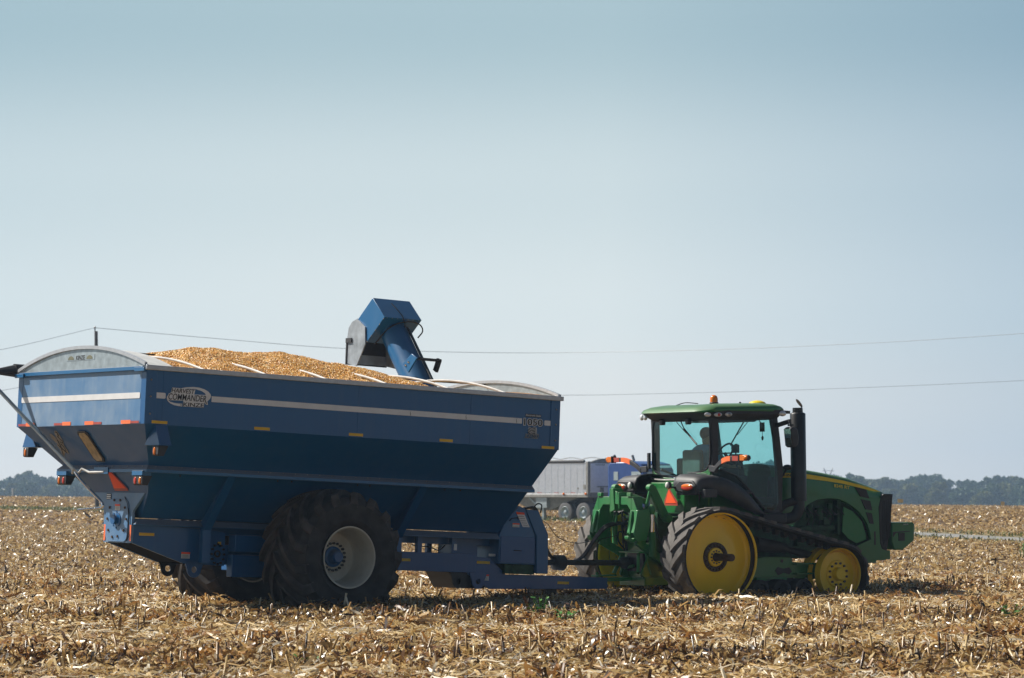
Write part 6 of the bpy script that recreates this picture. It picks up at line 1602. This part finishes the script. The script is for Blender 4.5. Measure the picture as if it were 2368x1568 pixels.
# ================================================================== trees of the far woodline
def leaf_mat(name, c0, c1, c2): return litter_mat(name, [(0, c0), (.5, c1), (1, c2)], .6, .25, .3)
M['leaf'] = leaf_mat('tree_foliage', (.016, .036, .012), (.034, .070, .02), (.07, .11, .03))
M['leaf2'] = leaf_mat('yellowing_foliage', (.05, .06, .015), (.09, .11, .02), (.16, .15, .03))
M['bark'] = simple('bark', (.08, .06, .045), .9, var=.3)
def crown_mesh(name, H, W, seed, m_):
    r = np.random.default_rng(seed); cl = []
    nb = 20
    for k in range(nb):
        h = H * r.uniform(.12, .88); rad = W * .5 * (1 - abs(h / H - .45) * .9) * r.uniform(.35, 1); a = r.uniform(0, 2 * pi)
        cl.append((cos(a) * rad * .8, sin(a) * rad * .8, h, W * r.uniform(.15, .27)))
    cl.append((0, 0, H * .86, W * .2)); cl.append((r.normal(0, .5), 0, H * .93, W * .10))
    P = []; T = []
    for (cx, cy, cz, cr_) in cl:
        k = int(230 * (cr_ / (W * .2)) ** 2); d = r.normal(0, 1, (k, 3)); d /= np.linalg.norm(d, axis=1)[:, None]
        P.append(np.array([cx, cy, cz]) + d * cr_ * r.uniform(.55, 1.12, (k, 1)) * np.array([1, 1, .8])); T.append(np.clip(r.normal(.5, .16) + r.normal(0, .2, k), 0, 1))
    P = np.concatenate(P); T = np.concatenate(T); n = len(P)
    v, f, t_ = scatter(np.array([[-.5, -.4, 0], [.5, -.3, .1], [.4, .5, 0], [-.5, .3, .12]]), np.array([[0, 1, 2, 3]]), P, np.stack([r.uniform(.25, .75, n)] * 3, 1), rotm(r.uniform(0, 6.28, n), r.normal(0, .8, n), r.normal(0, .8, n)), T, .05)
    o = quad_mesh(name, v, f, m_, t_); me = o.data; bpy.data.objects.remove(o); return me
def trunk_mesh(H, W, seed):
    r = random.Random(seed); mb = MB(); mb.tube([(0, 0, -.5), (.1, 0, H * .3), (0, .1, H * .7)], [.28, .22, .08], 8)
    for k in range(6):
        a = r.uniform(0, 6.28); z = H * r.uniform(.2, .55); mb.tube([(0, 0, z), (cos(a) * W * .2, sin(a) * W * .2, z + H * .12), (cos(a) * W * .34, sin(a) * W * .34, z + H * .25)], [.12, .08, .03], 6)
    o = mb.build('trunk', M['bark'], None); me = o.data; bpy.data.objects.remove(o); return me
kinds = []
for k, (H, W, m_) in enumerate(((14, 9, 'leaf'), (12, 9, 'leaf'), (15, 8, 'leaf'), (9, 9, 'leaf2'), (7, 8, 'leaf'), (12, 8, 'leaf2'))):
    kinds.append((H, W, crown_mesh('crown', H, W, 50 + k, M[m_]), trunk_mesh(H, W, k)))
def tree(px, d, k, top_y, base=None, label='leafy tree in the hazy blue woodline'):
    H, W, cm, tm = kinds[k]
    x = (px - 1183.5) / F_PX * d; gz = float(terrain(x, d)) if base is None else base
    want = CAM_H + (YH - top_y) / F_PX * d - gz; s_ = want / H
    o = empty('tree', None, (x, d, gz)); tag(o, label, 'tree', 'trees of the far woodline')
    sw = max(.75, min(1.25, s_)) if s_ < 1.4 else s_ * .85
    o.scale = (sw, sw, s_); o.rotation_euler = (0, 0, random.uniform(0, 6.28))
    c = bpy.data.objects.new('crown', cm); t_ = bpy.data.objects.new('trunk', tm)
    for q in (c, t_): COL.objects.link(q); q.parent = o
rr = random.Random(21)
def place_words(px):
    if px < 320: return 'in the hazy woodline behind the rear of the cart'
    if px < 1860: return 'seen through the glass of the tractor cab'
    return 'in the hazy woodline ahead of the tractor nose'
skyl = [(-160, 1108), (-40, 1106), (8, 1112), (40, 1098), (60, 1084), (75, 1090), (100, 1104), (130, 1098), (180, 1106), (240, 1100), (300, 1100), (1760, 1074), (1785, 1062), (1810, 1072), (1900, 1108), (1960, 1098), (1975, 1084), (1992, 1104), (2030, 1110), (2045, 1103),
        (2080, 1108), (2130, 1099), (2180, 1103), (2215, 1107), (2260, 1112), (2290, 1098), (2330, 1094), (2367, 1104), (2460, 1100), (2560, 1106)]
def sky_y(px):
    return float(np.interp(px, [p[0] for p in skyl], [p[1] for p in skyl]))
px = -150
while px < 2700:
    if 320 < px < 1740: px = 1740
    d = 930 + rr.uniform(-30, 90); k = rr.choice((0, 0, 1, 2, 5))
    tree(px, d, k, sky_y(px) + rr.uniform(-5, 7), label=('tall ' if k in (0, 2) else 'leafy ' if k == 1 else 'yellowish ') + 'tree ' + place_words(px)); px += rr.uniform(13, 22)
px = -150
while px < 2700:      # lower bushes and smaller trees in front
    if 320 < px < 1740: px = 1740
    k = rr.choice((3, 4, 1, 5)); tree(px, 850 + rr.uniform(-30, 30), k, sky_y(px) + rr.uniform(10, 34), label=('short yellow-green ' if k in (3, 5) else 'short dark green ') + 'front tree ' + place_words(px)); px += rr.uniform(24, 40)

# ================================================================== haze
mb = MB(); mb.box(-520, 520, -25, 1100, -11.0, 17); hz = mb.build('haze', None, None, smooth=False)
hz.data.materials.clear()
m = bpy.data.materials.new('air_haze'); m.use_nodes = True; t = m.node_tree; t.nodes.clear()
o_ = t.nodes.new('ShaderNodeOutputMaterial'); v_ = t.nodes.new('ShaderNodeVolumePrincipled')
v_.inputs['Color'].default_value = (.50, .72, 1.0, 1); v_.inputs['Density'].default_value = .00033; v_.inputs['Anisotropy'].default_value = .2
t.links.new(v_.outputs[0], o_.inputs['Volume']); hz.data.materials.append(m)
tag(hz, 'thin blue summer haze over the field', kind='stuff')
